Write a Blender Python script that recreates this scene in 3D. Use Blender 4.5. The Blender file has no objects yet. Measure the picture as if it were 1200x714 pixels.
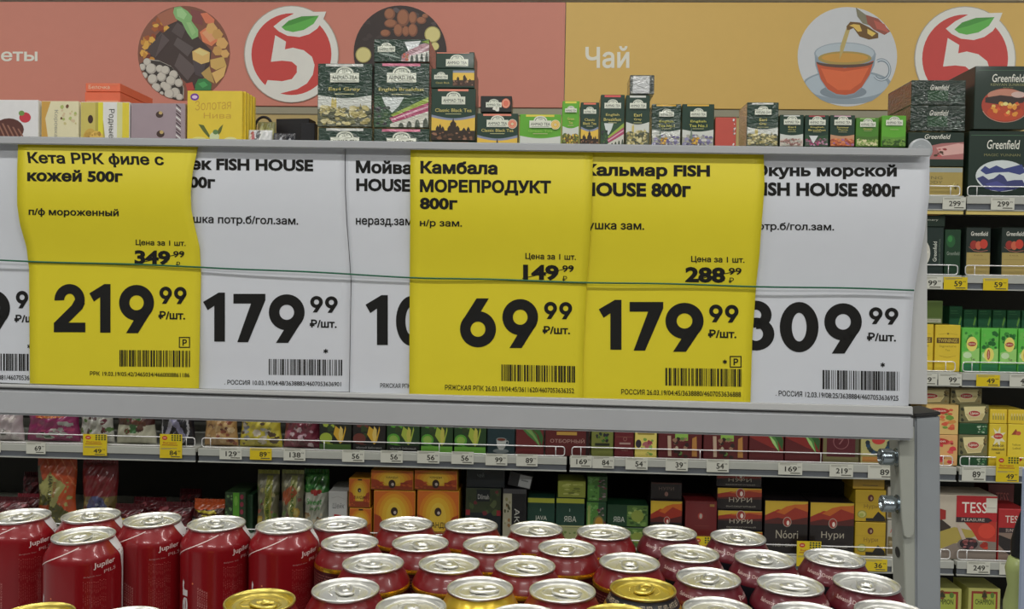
import bpy, bmesh, math, random
from mathutils import Vector, Matrix
from mathutils.geometry import delaunay_2d_cdt
C = bpy.context.scene.collection
PI = math.pi
# ------------------------------------------------------------------ camera, world, lamps, exposure
F = 1000.0                                   # focal length in pixels of the 1200x714 frame
CAM = Vector((0, 0, 1.5))
YAW, PITCH, ROLL = 0.045, -0.022, 0.016      # looking slightly left and down, slightly rolled
fw = Vector((-math.sin(YAW) * math.cos(PITCH), math.cos(YAW) * math.cos(PITCH), math.sin(PITCH)))
r0 = fw.cross(Vector((0, 0, 1))).normalized()
u0 = r0.cross(fw)
RT = (math.cos(ROLL) * r0 + math.sin(ROLL) * u0)
UP = (-math.sin(ROLL) * r0 + math.cos(ROLL) * u0)
cd = bpy.data.cameras.new('camera'); cam = bpy.data.objects.new('camera', cd); C.objects.link(cam)
cd.sensor_width = 36; cd.lens = F / 1200 * 36; cd.clip_start = 0.02; cd.clip_end = 60
m3 = Matrix((RT, UP, -fw)).transposed()
cam.matrix_world = Matrix.Translation(CAM) @ m3.to_4x4()
bpy.context.scene.camera = cam
sc = bpy.context.scene
sc.view_settings.view_transform = 'Standard'; sc.view_settings.look = 'None'
sc.view_settings.gamma = 1; sc.view_settings.use_curve_mapping = False
sc.view_settings.exposure = -1.08
w = bpy.data.worlds.new('store_air'); sc.world = w; w.use_nodes = True
w.node_tree.nodes['Background'].inputs[0].default_value = (0.93, 0.97, 1.0, 1)
w.node_tree.nodes['Background'].inputs[1].default_value = 0.17
def lamp(x, y, z, sx, sy, power, rx=0.0):
    l = bpy.data.lights.new('ceiling_tube', 'AREA'); l.shape = 'RECTANGLE'; l.size = sx; l.size_y = sy
    l.energy = power; l.color = (1.0, 0.985, 0.95)
    o = bpy.data.objects.new('ceiling_tube', l); C.objects.link(o); o.location = (x, y, z); o.rotation_euler = (rx, 0, 0)
for lx in (-2.6, 0.0, 2.6):                  # rows of fluorescent tubes over the aisles
    lamp(lx, 1.5, 3.3, 1.5, 0.14, 30)
    lamp(lx, -0.2, 3.3, 1.5, 0.14, 50)
    lamp(lx, -2.2, 3.3, 1.5, 0.14, 52)
    lamp(lx, 4.6, 3.3, 1.5, 0.14, 30)

# ------------------------------------------------------------------ pixel measurements -> real planes
def ray(px, py):
    return (fw * F + RT * (px - 600) + UP * (357 - py)) / F
def onY(px, py, Y):                          # point of the vertical plane Y seen at a pixel of the photograph
    d = ray(px, py); return CAM + d * (Y / d.y)
def onZ(px, py, Z):
    d = ray(px, py); return CAM + d * ((Z - CAM.z) / d.z)

# ------------------------------------------------------------------ materials
MC = {}
GAIN = 1.8
def lin(c): return c / 12.92 if c <= 0.04045 else ((c + 0.055) / 1.055) ** 2.4
def mat(col, rough=0.5, metal=0.0, coat=0.0, wrap=0.0, vary=0.06, gain=None):
    key = (col, rough, metal, coat, wrap, vary, gain)
    if key in MC: return MC[key]
    g = GAIN if gain is None else gain
    rgb = [min(0.88, lin(int(col[i:i + 2], 16) / 255) * g) for i in (0, 2, 4)]
    m = bpy.data.materials.new('surface_' + col); m.use_nodes = True
    nt = m.node_tree; b = nt.nodes['Principled BSDF']
    tc = nt.nodes.new('ShaderNodeTexCoord')
    nz = nt.nodes.new('ShaderNodeTexNoise'); nz.inputs['Scale'].default_value = 35; nz.inputs['Detail'].default_value = 3
    mx = nt.nodes.new('ShaderNodeMix'); mx.data_type = 'RGBA'
    mx.inputs['A'].default_value = (*[c * (1 - vary) for c in rgb], 1)
    mx.inputs['B'].default_value = (*[min(1, c * (1 + vary)) for c in rgb], 1)
    nt.links.new(tc.outputs['Object'], nz.inputs['Vector'])
    nt.links.new(nz.outputs['Fac'], mx.inputs['Factor'])
    nt.links.new(mx.outputs['Result'], b.inputs['Base Color'])
    b.inputs['Roughness'].default_value = rough; b.inputs['Metallic'].default_value = metal
    if coat:
        b.inputs['Coat Weight'].default_value = coat; b.inputs['Coat Roughness'].default_value = 0.08
    if wrap:                                  # crinkled film over the surface
        n2 = nt.nodes.new('ShaderNodeTexNoise'); n2.inputs['Scale'].default_value = 26; n2.inputs['Detail'].default_value = 2
        n2.inputs['Distortion'].default_value = 2.5
        mp = nt.nodes.new('ShaderNodeMapping'); mp.inputs['Scale'].default_value = (1.0, 1.0, 2.6)
        mp.inputs['Rotation'].default_value = (0, 0.7, 0)
        nt.links.new(tc.outputs['Object'], mp.inputs['Vector']); nt.links.new(mp.outputs['Vector'], n2.inputs['Vector'])
        bp = nt.nodes.new('ShaderNodeBump'); bp.inputs['Strength'].default_value = wrap; bp.inputs['Distance'].default_value = 0.01
        nt.links.new(n2.outputs['Fac'], bp.inputs['Height']); nt.links.new(bp.outputs['Normal'], b.inputs['Coat Normal'])
        nt.links.new(bp.outputs['Normal'], b.inputs['Normal'])
    MC[key] = m
    return m
ST_METAL = dict(rough=0.45, metal=0.0)

# ------------------------------------------------------------------ objects
def link(name, me, parent=None, loc=None, rz=0):
    o = bpy.data.objects.new(name, me); C.objects.link(o)
    if parent is not None: o.parent = parent
    if loc is not None: o.location = loc
    if rz: o.rotation_euler = (0, 0, rz)
    return o
def tag(o, label=None, cat=None, group=None, kind=None):
    if label: o['label'] = label
    if cat: o['category'] = cat
    if group: o['group'] = group
    if kind: o['kind'] = kind
    return o
def empty(name, loc, label, cat, group=None, rz=0):
    o = link(name, None, None, loc, rz); o.empty_display_size = 0.02
    return tag(o, label, cat, group)
class MB:                                     # mesh builder with one material per face
    def __init__(s): s.v = []; s.f = []; s.m = []; s.mats = []
    def mi(s, m):
        if m not in s.mats: s.mats.append(m)
        return s.mats.index(m)
    def add(s, vs, fs, m):
        b = len(s.v); s.v += [tuple(v) for v in vs]; k = s.mi(m)
        for f in fs: s.f.append([i + b for i in f]); s.m.append(k)
    def box(s, x0, x1, y0, y1, z0, z1, m, bev=0.0):
        if bev <= 0:
            s.add([(x0, y0, z0), (x1, y0, z0), (x1, y1, z0), (x0, y1, z0), (x0, y0, z1), (x1, y0, z1), (x1, y1, z1), (x0, y1, z1)],
                  [(0, 3, 2, 1), (4, 5, 6, 7), (0, 1, 5, 4), (1, 2, 6, 5), (2, 3, 7, 6), (3, 0, 4, 7)], m); return
        bm = bmesh.new(); bmesh.ops.create_cube(bm, size=1)
        for v in bm.verts: v.co = ((x0 + x1) / 2 + v.co.x * (x1 - x0), (y0 + y1) / 2 + v.co.y * (y1 - y0), (z0 + z1) / 2 + v.co.z * (z1 - z0))
        bmesh.ops.bevel(bm, geom=list(bm.edges), offset=bev, segments=1, affect='EDGES')
        bm.verts.ensure_lookup_table()
        s.add([v.co[:] for v in bm.verts], [[v.index for v in f.verts] for f in bm.faces], m); bm.free()
    def tube(s, pts, r, m, n=6, closed=False):
        pts = [Vector(p) for p in pts]; N = len(pts); vs = []; fs = []
        for i, p in enumerate(pts):
            a = pts[(i - 1) % N] if (closed or i > 0) else p
            b = pts[(i + 1) % N] if (closed or i < N - 1) else p
            t = (b - a).normalized(); h = Vector((0, 0, 1)) if abs(t.z) < 0.9 else Vector((0, 1, 0))
            if closed or True: h = Vector((0, 1, 0)) if abs(t.y) < 0.9 else Vector((0, 0, 1))
            e1 = t.cross(h).normalized(); e2 = t.cross(e1)
            for k in range(n):
                q = 2 * PI * k / n; vs.append(p + r * (math.cos(q) * e1 + math.sin(q) * e2))
        for i in range(N if closed else N - 1):
            j = (i + 1) % N
            for k in range(n): fs.append((i * n + k, i * n + (k + 1) % n, j * n + (k + 1) % n, j * n + k))
        if not closed: fs.append(tuple(range(n))[::-1]); fs.append(tuple((N - 1) * n + k for k in range(n)))
        s.add(vs, fs, m)
    def lathe(s, prof, m, n=40, closed=False, mats=None):
        vs = []; 
        for (r, z) in prof:
            for k in range(n): q = 2 * PI * k / n; vs.append((r * math.cos(q), r * math.sin(q), z))
        for i in range(len(prof) - 1):
            mm = mats[i] if mats else m
            b = len(s.v) if i == 0 else b
            if i == 0: s.v += [tuple(v) for v in vs]
            kk = s.mi(mm)
            for k in range(n): s.f.append([b + i * n + k, b + i * n + (k + 1) % n, b + (i + 1) * n + (k + 1) % n, b + (i + 1) * n + k]); s.m.append(kk)
        kk = s.mi(mats[-1] if mats else m)
        if prof[-1][0] > 1e-5: s.f.append([b + (len(prof) - 1) * n + k for k in range(n)]); s.m.append(kk)
        if prof[0][0] > 1e-5 and closed: s.f.append([b + k for k in range(n)][::-1]); s.m.append(kk)
    def mesh(s, name, smooth=False):
        me = bpy.data.meshes.new(name); me.from_pydata(s.v, [], s.f)
        for m in s.mats: me.materials.append(m)
        me.polygons.foreach_set('material_index', s.m)
        if smooth: me.polygons.foreach_set('use_smooth', [True] * len(s.f))
        me.update(); return me
    def obj(s, name, parent=None, loc=None, rz=0, smooth=False): return link(name, s.mesh(name, smooth), parent, loc, rz)
def copy_tree(o, parent=None):
    c = o.copy(); C.objects.link(c)
    if parent is not None: c.parent = parent
    for ch in o.children: copy_tree(ch, c)
    return c

# ------------------------------------------------------------------ lettering and print
TC = {}
def glyphs(body, bold=0.0, res=2):
    key = (body, bold, res)
    if key in TC: return TC[key]
    cu = bpy.data.curves.new('t', 'FONT'); cu.body = body; cu.size = 1
    o = bpy.data.objects.new('t', cu); C.objects.link(o)
    dg = bpy.context.evaluated_depsgraph_get(); dg.update()
    oc = o.evaluated_get(dg).to_curve(dg); cons = []
    for sp_ in oc.splines:                      # sample every outline
        pts = []
        if sp_.type == 'BEZIER':
            B = sp_.bezier_points; n = len(B)
            for i in range(n):
                p, q = B[i], B[(i + 1) % n]
                if (p.handle_right - p.co).length < 1e-5 and (q.handle_left - q.co).length < 1e-5: pts.append((p.co.x, p.co.y)); continue
                a, b_, c_, d_ = p.co, p.handle_right, q.handle_left, q.co
                straight = abs((b_ - a).cross(d_ - a).z) < 1e-5 and abs((c_ - a).cross(d_ - a).z) < 1e-5
                for k in range(1 if straight else res + 1):
                    t = k / (res + 1); s_ = 1 - t; v = a * s_ ** 3 + b_ * 3 * s_ * s_ * t + c_ * 3 * s_ * t * t + d_ * t ** 3; pts.append((v.x, v.y))
        else: pts = [(p.co.x, p.co.y) for p in sp_.points]
        cl = [p for k, p in enumerate(pts) if math.hypot(p[0] - pts[k - 1][0], p[1] - pts[k - 1][1]) > 1e-5]
        if len(cl) > 2: cons.append(cl)
    o.to_curve_clear(); C.objects.unlink(o); bpy.data.objects.remove(o); bpy.data.curves.remove(cu)
    area = lambda c_: sum(c_[k - 1][0] * c_[k][1] - c_[k][0] * c_[k - 1][1] for k in range(len(c_))) / 2
    def fat(c_, sg):                            # embolden an outline
        if abs(bold) < 1e-6: return c_
        out = []; n = len(c_)
        for k in range(n):
            p0, p1, p2 = Vector(c_[k - 1]), Vector(c_[k]), Vector(c_[(k + 1) % n]); e, f = (p1 - p0).normalized(), (p2 - p1).normalized()
            m = Vector((e.y + f.y, -e.x - f.x)); L = m.length
            if L < .3: m = Vector((e.y, -e.x)); L = 1.0; out.append(tuple(p1 + m * bold * sg)); continue
            m /= L; out.append(tuple(p1 + m * (bold * sg * min(2.0, 2.0 / L))))
        return out
    def has(poly, p):
        r = False; x, y = p
        for k in range(len(poly)):
            (x1_, y1_), (x2_, y2_) = poly[k - 1], poly[k]
            if (y1_ > y) != (y2_ > y) and x < (x2_ - x1_) * (y - y1_) / (y2_ - y1_) + x1_: r = not r
        return r
    bx = [(min(p[0] for p in c_), min(p[1] for p in c_), max(p[0] for p in c_), max(p[1] for p in c_)) for c_ in cons]
    outs = []; holes = []; par = {}
    for k, c_ in enumerate(cons):
        own = [q for q in range(len(cons)) if q != k and bx[q][0] < bx[k][0] and bx[q][1] < bx[k][1] and bx[q][2] > bx[k][2] and bx[q][3] > bx[k][3] and area(cons[q]) * area(c_) < 0 and all(has(cons[q], p) for p in c_[::2])]
        if own: par[k] = min(own, key=lambda q: abs(area(cons[q])))
    idx = {}
    for k, c_ in enumerate(cons):
        if k not in par: idx[k] = len(outs); outs.append((c_, fat(c_, 1 if area(c_) > 0 else -1)))
    vs = []; fs = []; hs = {k: [] for k in range(len(outs))}
    for k, q in par.items():
        if q in idx: hs[idx[q]].append(fat(cons[k], -1 if area(cons[k]) > 0 else 1))
    grp = [[c_] + hs[k] for k, (_, c_) in enumerate(outs)]
    gb = [(min(p[0] for p in q[0]), min(p[1] for p in q[0]), max(p[0] for p in q[0]), max(p[1] for p in q[0])) for q in grp]
    V2 = []; E2 = []
    for loops in grp:
        for lp in loops:
            n0 = len(V2); V2 += [Vector(p) for p in lp]; E2 += [(n0 + q, n0 + (q + 1) % len(lp)) for q in range(len(lp))]
    if V2:
        ov, oe, of, *_r = delaunay_2d_cdt(V2, E2, [], 0, 1e-5)
        vs = [(v.x, v.y) for v in ov]
        for f_ in of:
            gx_ = sum(ov[q].x for q in f_) / len(f_); gy_ = sum(ov[q].y for q in f_) / len(f_)
            for loops, (ax, ay, bx_, by_) in zip(grp, gb):
                if not (ax <= gx_ <= bx_ and ay <= gy_ <= by_): continue
                wn = 0
                for lp in loops:
                    for q in range(len(lp)):
                        (x1_, y1_), (x2_, y2_) = lp[q - 1], lp[q]
                        if (y1_ > gy_) != (y2_ > gy_) and gx_ < (x2_ - x1_) * (gy_ - y1_) / (y2_ - y1_) + x1_: wn += 1 if y2_ > y1_ else -1
                if wn: fs.append(list(f_)); break
    if not vs: vs = [(0, 0), (1, 1)]
    x0 = min(v[0] for v in vs); x1 = max(v[0] for v in vs); y0 = min(v[1] for v in vs); y1 = max(v[1] for v in vs)
    vs = [((x - x0) / max(1e-6, x1 - x0), 1 - (y - y0) / max(1e-6, y1 - y0)) for x, y in vs]
    TC[key] = (vs, fs); return TC[key]
def ringq(cx, cy, rx, ry, ix, iy, a0, a1, n=20):
    vs = []; fs = []
    for i in range(n + 1):
        a = math.radians(a0 + (a1 - a0) * i / n); c_, s_ = math.cos(a), math.sin(a)
        vs += [(cx + rx * c_, cy + ry * s_), (cx + ix * c_, cy + iy * s_)]
        if i: k = 2 * i; fs.append((k - 2, k - 1, k + 1, k))
    return vs, fs
def join(*gs):
    V = []; Fa = []
    for v, f in gs:
        b = len(V); V += v; Fa += [[i + b for i in q] for q in f]
    return V, Fa
def pg(*p): return (list(p), [list(range(len(p)))])
def digit(ch):                                # heavy geometric numerals, unit box, v downwards
    if ch == '0': return ringq(.5, .5, .5, .5, .19, .285, 0, 360, 36)
    if ch == '1': return pg((0, .19), (.71, 0), (1, 0), (1, 1), (.51, 1), (.51, .27), (.21, .36))
    if ch == '7': return pg((0, 0), (1, 0), (1, .13), (.46, 1), (.12, 1), (.55, .2), (0, .2))
    if ch == '2': return join(ringq(.5, .33, .48, .33, .17, .13, 178, 392, 22), pg((.985, .40), (.9, .52), (.45, .81), (0, .81), (.57, .44), (.66, .33)), pg((0, .8), (1, .8), (1, 1), (0, 1)))
    if ch == '3': return join(ringq(.47, .285, .45, .285, .15, .105, 205, 450, 22), ringq(.47, .67, .53, .33, .2, .135, 250, 515, 24))
    if ch in '96':
        g = join(ringq(.5, .37, .5, .37, .205, .155, 0, 360, 36), pg((.99, .42), (.945, .53), (.54, 1), (.20, 1), (.44, .71), (.7, .5)))
        return g if ch == '9' else ([(1 - x, 1 - y) for x, y in g[0]], g[1])
class Print:
    """flat print laid on a surface: map(u, v, lift) gives the 3-D point"""
    def __init__(s, mp, step=3e-5): s.map = mp; s.mb = {}; s.n = 0; s.step = step; s.part = 'front_print'; s.kw = {}
    def _add(s, vs, fs, col, m=None):
        s.n += 1
        mb = s.mb.setdefault(s.part, MB())
        mb.add([s.map(u, v, 1.2e-4 + s.n * s.step) for u, v in vs], fs, m or mat(col, **s.kw))
    def poly(s, pts, col): s._add(pts, [list(range(len(pts)))], col)
    def rect(s, a, b, c, d, col): s.poly([(a, b), (c, b), (c, d), (a, d)], col)
    def ell(s, cu, cv, ru, rv, col, n=20, a0=0, a1=360):
        s.poly([(cu + ru * math.cos(math.radians(a0 + (a1 - a0) * i / n)), cv + rv * math.sin(math.radians(a0 + (a1 - a0) * i / n))) for i in range(n if a1 - a0 == 360 else n + 1)], col)
    def ring(s, cu, cv, ru, rv, t, col, a0=0, a1=360, n=24):
        v, f = ringq(cu, cv, ru, rv, ru * (1 - t), rv * (1 - t), a0, a1, n); s._add(v, f, col)
    def line(s, pts, wu, wv, col):
        vs = []; fs = []
        for i, p in enumerate(pts):
            vs += [(p[0] - wu / 2, p[1] - wv / 2), (p[0] + wu / 2, p[1] + wv / 2)]
            if i: k = 2 * i; fs.append((k - 2, k - 1, k + 1, k))
        s._add(vs, fs, col)
    def text(s, t, a, b, c, d, col, bold=0.012, res=1, slope=0.0, shear=0.0, rot=0):
        vs, fs = glyphs(t, bold, res); out = []
        for x, y in vs:
            if rot == 90: x, y = 1 - y, x          # reading downwards
            if rot == -90: x, y = y, 1 - x         # reading upwards
            out.append((a + (c - a) * x + shear * (1 - y) * (d - b), b + (d - b) * y + slope * x))
        s._add(out, fs, col)
    def num(s, ch, a, b, c, d, col, shear=0):
        vs, fs = digit(ch); s._add([(a + (c - a) * x + shear * (1 - y), b + (d - b) * y) for x, y in vs], fs, col)
    def specks(s, a, b, c, d, n, cols, ru, rv, seed=0, k=6):
        R = random.Random(seed)
        for i in range(n):
            u = R.uniform(a + ru * .6, c - ru * .6); v = R.uniform(b + rv * .6, d - rv * .6); q = R.uniform(.4, 1); o = R.uniform(0, 6)
            pts = [(min(c, max(a, u + ru * q * R.uniform(.6, 1.1) * math.cos(o + 2 * PI * j / k))), min(d, max(b, v + rv * q * R.uniform(.6, 1.1) * math.sin(o + 2 * PI * j / k)))) for j in range(k)]
            s.poly(pts, R.choice(cols))
    def bars(s, a, b, c, d, col, seed=1, slope=0.0):
        R = random.Random(seed); x = 0.0; vs = []; fs = []
        ws = []
        while x < 1:
            wd = R.choice((.008, .008, .016, .024)); ws.append((x, min(1, x + wd))); x += wd + R.choice((.007, .007, .014, .02))
        ws[-1] = (ws[-1][0], 1.0)
        for p, q in ws:
            k = len(vs); P = a + (c - a) * p; Q = a + (c - a) * q
            vs += [(P, b + slope * p), (Q, b + slope * q), (Q, d + slope * q), (P, d + slope * p)]; fs.append((k, k + 1, k + 2, k + 3))
        s._add(vs, fs, col)
    def done(s, parent, smooth=False):
        for nm, mb in s.mb.items():
            mb.obj(nm.split('#')[0], parent)

# ------------------------------------------------------------------ setting
YL = 2.30                                     # plane of the shelf lips
YF = YL + 0.016                               # plane of the fronts of the goods
YB = YL + 0.44                                # back panels / header
fl = MB(); fl.box(-6, 6, -5, 7, -0.05, 0, mat('8f8c86', rough=.35)); tag(fl.obj('floor'), kind='structure')
wl = MB(); wl.box(-6, 6, 6.9, 7, 0, 3.6, mat('a8a8a4', rough=.8)); tag(wl.obj('wall_back'), kind='structure')
ce = MB(); ce.box(-6, 6, -5, 7, 3.6, 3.65, mat('b8b8b8', rough=.9)); tag(ce.obj('ceiling'), kind='structure')

ZS = {1: onY(1138, 230.5, YL).z, 2: onY(1135, 323.5, YL).z, 3: onY(1128, 437, YL).z, 4: onY(1121, 548, YL).z, 5: onY(1119, 658, YL).z}
ZS[6] = ZS[5] - 0.25
seams = [-2.15, onY(231, 530, YL).x, onY(666, 530, YL).x, onY(1122, 552, YL).x, onY(1122, 552, YL).x + 1.03]
RAIL = mat('8c8e88', rough=.4); RAILD = mat('4d5156', rough=.35); WIRE = mat('d8dad2', rough=.25, metal=.3)
SHELF = mat('8e8f88', rough=.5); BACK = mat('33322e', rough=.7); YSTRIP = mat('a9995a', rough=.5)
ul = ['grey shelving bay at far left holding bags of sweets', 'grey shelving bay left of centre under the pink banner',
      'grey shelving bay right of centre under the orange banner', 'grey shelving bay at far right, seen beside the rack post']
for i in range(4):
    xa, xb = seams[i] + .004, seams[i + 1] - .004
    root = empty('shelving_bay', ((xa + xb) / 2, YL, 0), ul[i], 'shelves', 'shelving bays'); X0 = (xa + xb) / 2
    def sub(mb, nm, par=root, sm=False):
        mb.v = [(x - X0, y - YL, z) for x, y, z in mb.v]; return mb.obj(nm, par, smooth=sm)
    b = MB(); b.box(xa - .004, xb + .004, YB, YB + .02, 0, onY(600, 150, YB).z, BACK); sub(b, 'back_panel')
    for k in range(1, 7):
        z = ZS[k]; b = MB(); b.box(xa, xb, YL + .004, YB - .001, z - .012, z, SHELF, .001); s_ = sub(b, 'shelf')
        b = MB(); b.box(xa, xb, YL - .004, YL + .003, z - .019, z + .001, RAIL, .001)
        b.box(xa, xb, YL - .004, YL + .003, z - .037, z - .034, RAIL); sub(b, 'price_rail', s_)
        b = MB(); b.box(xa + .001, xb - .001, YL, YL + .003, z - .034, z - .019, RAILD); sub(b, 'ticket_channel', s_)
        if k == 1: b = MB(); b.box(xa, xb, YL - .002, YL + .003, z - .047, z - .038, YSTRIP); sub(b, 'yellow_edge_strip', s_)
        h = .026; cr = .007; y = YL + .008; pts = []
        for (cx, cz, q) in ((xb - .006 - cr, z + .002 + h - cr, 0), (xa + .006 + cr, z + .002 + h - cr, 90), (xa + .006 + cr, z + .003 + cr, 180), (xb - .006 - cr, z + .003 + cr, 270)):
            for a in (0, 30, 60, 90): pts.append((cx + cr * math.cos(math.radians(q + a)), y, cz + cr * math.sin(math.radians(q + a))))
        b = MB(); b.tube(pts, .0015, WIRE, closed=True)
        n = max(1, round((xb - xa) / .33)); q0 = xa + .03
        for t in range(n + 1):
            x = xa + .03 + (xb - xa - .06) * t / n; b.tube([(x, y, z + .003), (x, y, z + .002 + h)], .0012, WIRE)
        sub(b, 'wire_guard', s_, True)

# header banners -----------------------------------------------------
zt = onY(600, 4, YB).z; zb0 = onY(600, 127, YB).z; xm = onY(662, 65, YB).x
PINK, ORNG = mat('a86c5e', rough=.55, vary=.02), mat('b09250', rough=.55, vary=.02)
def banner(xa, xb, m, label):
    o = empty('header_banner', ((xa + xb) / 2, YB, zb0), label, 'banner')
    b = MB(); b.box(xa - o.location.x, xb - o.location.x, -.012, 0, 0, zt - zb0, m, .001); b.obj('panel', o)
    P = Print(lambda px, py, l: onY(px, py, YB - .0125 - l) - o.location, 2e-5); P.kw = dict(rough=.5, vary=.03)
    return o, P
def five_logo(P, cx, cy, R):
    f = lambda pts: [(cx + (x - 243) / 215 * R, cy + (y - 250) / 215 * R) for x, y in pts]
    P.part = 'round_logo'
    P.ell(cx, cy, R * 1.02, R * 1.045, '8f8a80', 48); P.ell(cx, cy, R, R * 1.03, 'b9bab4', 48)
    P.ell(cx, cy, R * .86, R * .88, 'a63a36', 48)
    P.poly(f([(168, 162), (218, 192), (213, 228), (250, 220), (300, 232), (338, 262), (350, 300), (342, 345), (315, 385), (270, 412), (190, 432), (240, 444), (180, 450), (118, 425), (100, 392), (122, 395), (133, 370), (200, 375), (245, 365), (268, 335), (268, 305), (245, 285), (200, 280), (148, 285)]), 'b9bab4')
    P.poly(f([(160, 122), (200, 90), (255, 62), (330, 55), (404, 53), (388, 95), (362, 132), (325, 158), (280, 171), (225, 165), (185, 145)]), 'b9bab4')
    P.poly(f([(197, 125), (230, 95), (290, 75), (370, 72), (345, 110), (300, 138), (250, 148), (215, 140)]), '3e7d34')
    P.poly(f([(197, 125), (250, 112), (370, 72), (345, 110), (300, 138), (250, 148), (215, 140)]), '4f9440')
o, P = banner(-2.1, xm - .001, PINK, 'pink header banner with round sweets pictures and a round logo')
P.part = 'lettering'; P.text('Конфеты', -62, 57, 44, 75.5, 'bcbab0', .02, 3)
P.part = 'sweets_picture'
cx, cy, R = 215.5, 62.5, 54
S = lambda x, y: (150 + x / 5.715, y / 5.715)
P.ell(cx, cy, R, R * 1.03, '6d4434', 48)
def inC(pts):
    out = []
    for x, y in pts:
        d = math.hypot(x - cx, (y - cy) / 1.03); k = min(1, (R - .4) / max(d, 1e-6)); out.append((cx + (x - cx) * k, cy + (y - cy) * k))
    return out
def shp(col, *p): P.poly(inC([S(*q) for q in p]), col)
shp('342825', (240, 180), (320, 130), (420, 170), (480, 260), (560, 340), (540, 480), (440, 600), (330, 500), (200, 410), (110, 380), (130, 300))
R_ = random.Random(4)
for i in range(46):
    a = R_.uniform(150, 235); d = R_.uniform(36, 52)
    x = cx + d * math.cos(math.radians(a)); y = cy - d * math.sin(math.radians(a)) * -1
    if y > 70: continue
    pts = [(x + R_.uniform(2, 5) * math.cos(k * 1.05), y + R_.uniform(2, 5) * math.sin(k * 1.05)) for k in range(6)]
    P.poly(inC(pts), R_.choice(['8a4a22', 'a5742c', '5e2a1a', 'b88f3c', '7c3a1e']))
shp('8a5540', (190, 100), (300, 50), (330, 140), (240, 180)); shp('6b3a38', (420, 60), (500, 80), (500, 170), (430, 150))
shp('4a4040', (225, 220), (278, 270), (180, 390), (125, 340)); shp('3c3231', (180, 390), (125, 340), (140, 310), (232, 222))
shp('453b3a', (330, 150), (390, 190), (360, 260), (290, 210)); shp('4b4342', (330, 250), (440, 320), (400, 380), (305, 300))
shp('4d4443', (345, 355), (460, 460), (400, 540), (310, 440)); shp('40383a', (430, 390), (520, 430), (500, 520), (450, 500))
shp('6f9a62', (310, 50), (350, 40), (400, 75), (430, 110), (425, 140), (470, 200), (470, 245), (430, 265), (400, 225), (360, 150), (320, 125), (302, 85))
shp('86ad78', (325, 60), (360, 55), (395, 95), (375, 130), (330, 110)); shp('7fa56e', (390, 150), (420, 150), (455, 215), (430, 240))
shp('b5664a', (485, 90), (530, 80), (580, 130), (575, 165), (520, 155)); shp('b86a48', (480, 215), (520, 185), (590, 220), (605, 270), (560, 310), (500, 280)); shp('c98660', (495, 220), (525, 200), (580, 230), (590, 260), (550, 285))
for q in ((560, 190, 40), (600, 230, 38), (630, 290, 42), (600, 340, 35), (650, 360, 30)): P.poly(inC([S(q[0] + q[2] * math.cos(k), q[1] + q[2] * math.sin(k)) for k in range(6)]), R_.choice(['a9834a', 'b58f55', '97764a', 'b07f4c']))
shp('b79a5c', (430, 345), (480, 318), (548, 350), (545, 415), (490, 430), (435, 400)); shp('c7ac70', (440, 345), (480, 325), (540, 355), (500, 375))
shp('ad9050', (550, 400), (640, 380), (660, 440), (590, 470), (555, 450)); shp('b8985a', (560, 490), (660, 440), (660, 520), (590, 560)); shp('9a8048', (490, 490), (545, 445), (580, 560), (520, 530))
shp('963a30', (385, 560), (430, 550), (445, 600), (400, 620)); shp('2c6a38', (450, 570), (470, 530), (520, 525), (560, 560), (555, 605), (450, 605)); shp('3f8a4c', (470, 560), (510, 545), (535, 570), (500, 590))
shp('2b2622', (75, 430), (130, 398), (210, 410), (290, 450), (350, 520), (370, 600), (370, 690), (310, 680), (190, 610))
P.line([S(*q) for q in ((130, 398), (210, 408), (290, 445), (345, 510), (372, 590), (370, 660))], .8, .8, 'a3a096')
for (x, y, r) in ((128, 415, 26), (95, 450, 24), (155, 460, 36), (110, 505, 22), (165, 530, 34), (212, 460, 26), (225, 515, 32), (250, 470, 30), (305, 500, 30), (288, 540, 34), (340, 555, 28), (188, 588, 32), (240, 570, 24), (262, 585, 30), (315, 620, 34), (276, 630, 34), (345, 650, 24), (225, 625, 14)):
    P.poly(inC([S(x + r * math.cos(k * .52), y + r * math.sin(k * .52)) for k in range(12)]), '8f8c84')
    P.poly(inC([S(x - r * .1 + r * .82 * math.cos(k * .52), y - r * .12 + r * .82 * math.sin(k * .52)) for k in range(12)]), 'a6a49b')
five_logo(P, 341.5, 63.5, 54.5)
P.part = 'nuts_picture'; cx, cy, R = 469, 62, 54.5
S = lambda x, y: (400 + x / 7.936, y / 7.936)
P.ell(cx, cy, R, R * 1.02, '2f2725', 48)
R_ = random.Random(9)
for i in range(26):
    x = R_.uniform(415, 520); y = R_.uniform(12, 72)
    P.poly(inC([(x + R_.uniform(2, 6) * math.cos(k), y + R_.uniform(1, 4) * math.sin(k)) for k in range(6)]), R_.choice(['38302e', '423a3a', '2a2220', '4d4648']))
for (x, y, rx, ry) in ((450, 130, 52, 54), (575, 165, 60, 82), (665, 165, 40, 60), (460, 218, 62, 40), (410, 308, 48, 34), (530, 280, 44, 60), (600, 290, 34, 50), (665, 280, 46, 62), (745, 190, 45, 34), (780, 150, 30, 22)):
    P.poly(inC([S(x + rx * math.cos(k * .45), y + ry * math.sin(k * .45)) for k in range(14)]), '6a4534'); P.poly(inC([S(x - 4 + rx * .78 * math.cos(k * .45), y - 5 + ry * .8 * math.sin(k * .45)) for k in range(14)]), '83573f')
for (x, y, r) in ((205, 510, 74), (848, 320, 76), (870, 430, 40)):
    P.poly(inC([S(x + r * math.cos(k * .33), y + r * math.sin(k * .33)) for k in range(19)]), '8c8450'); P.poly(inC([S(x + r * .88 * math.cos(k * .33), y + r * .88 * math.sin(k * .33)) for k in range(19)]), 'b3ab72')
P.done(o)
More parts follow.
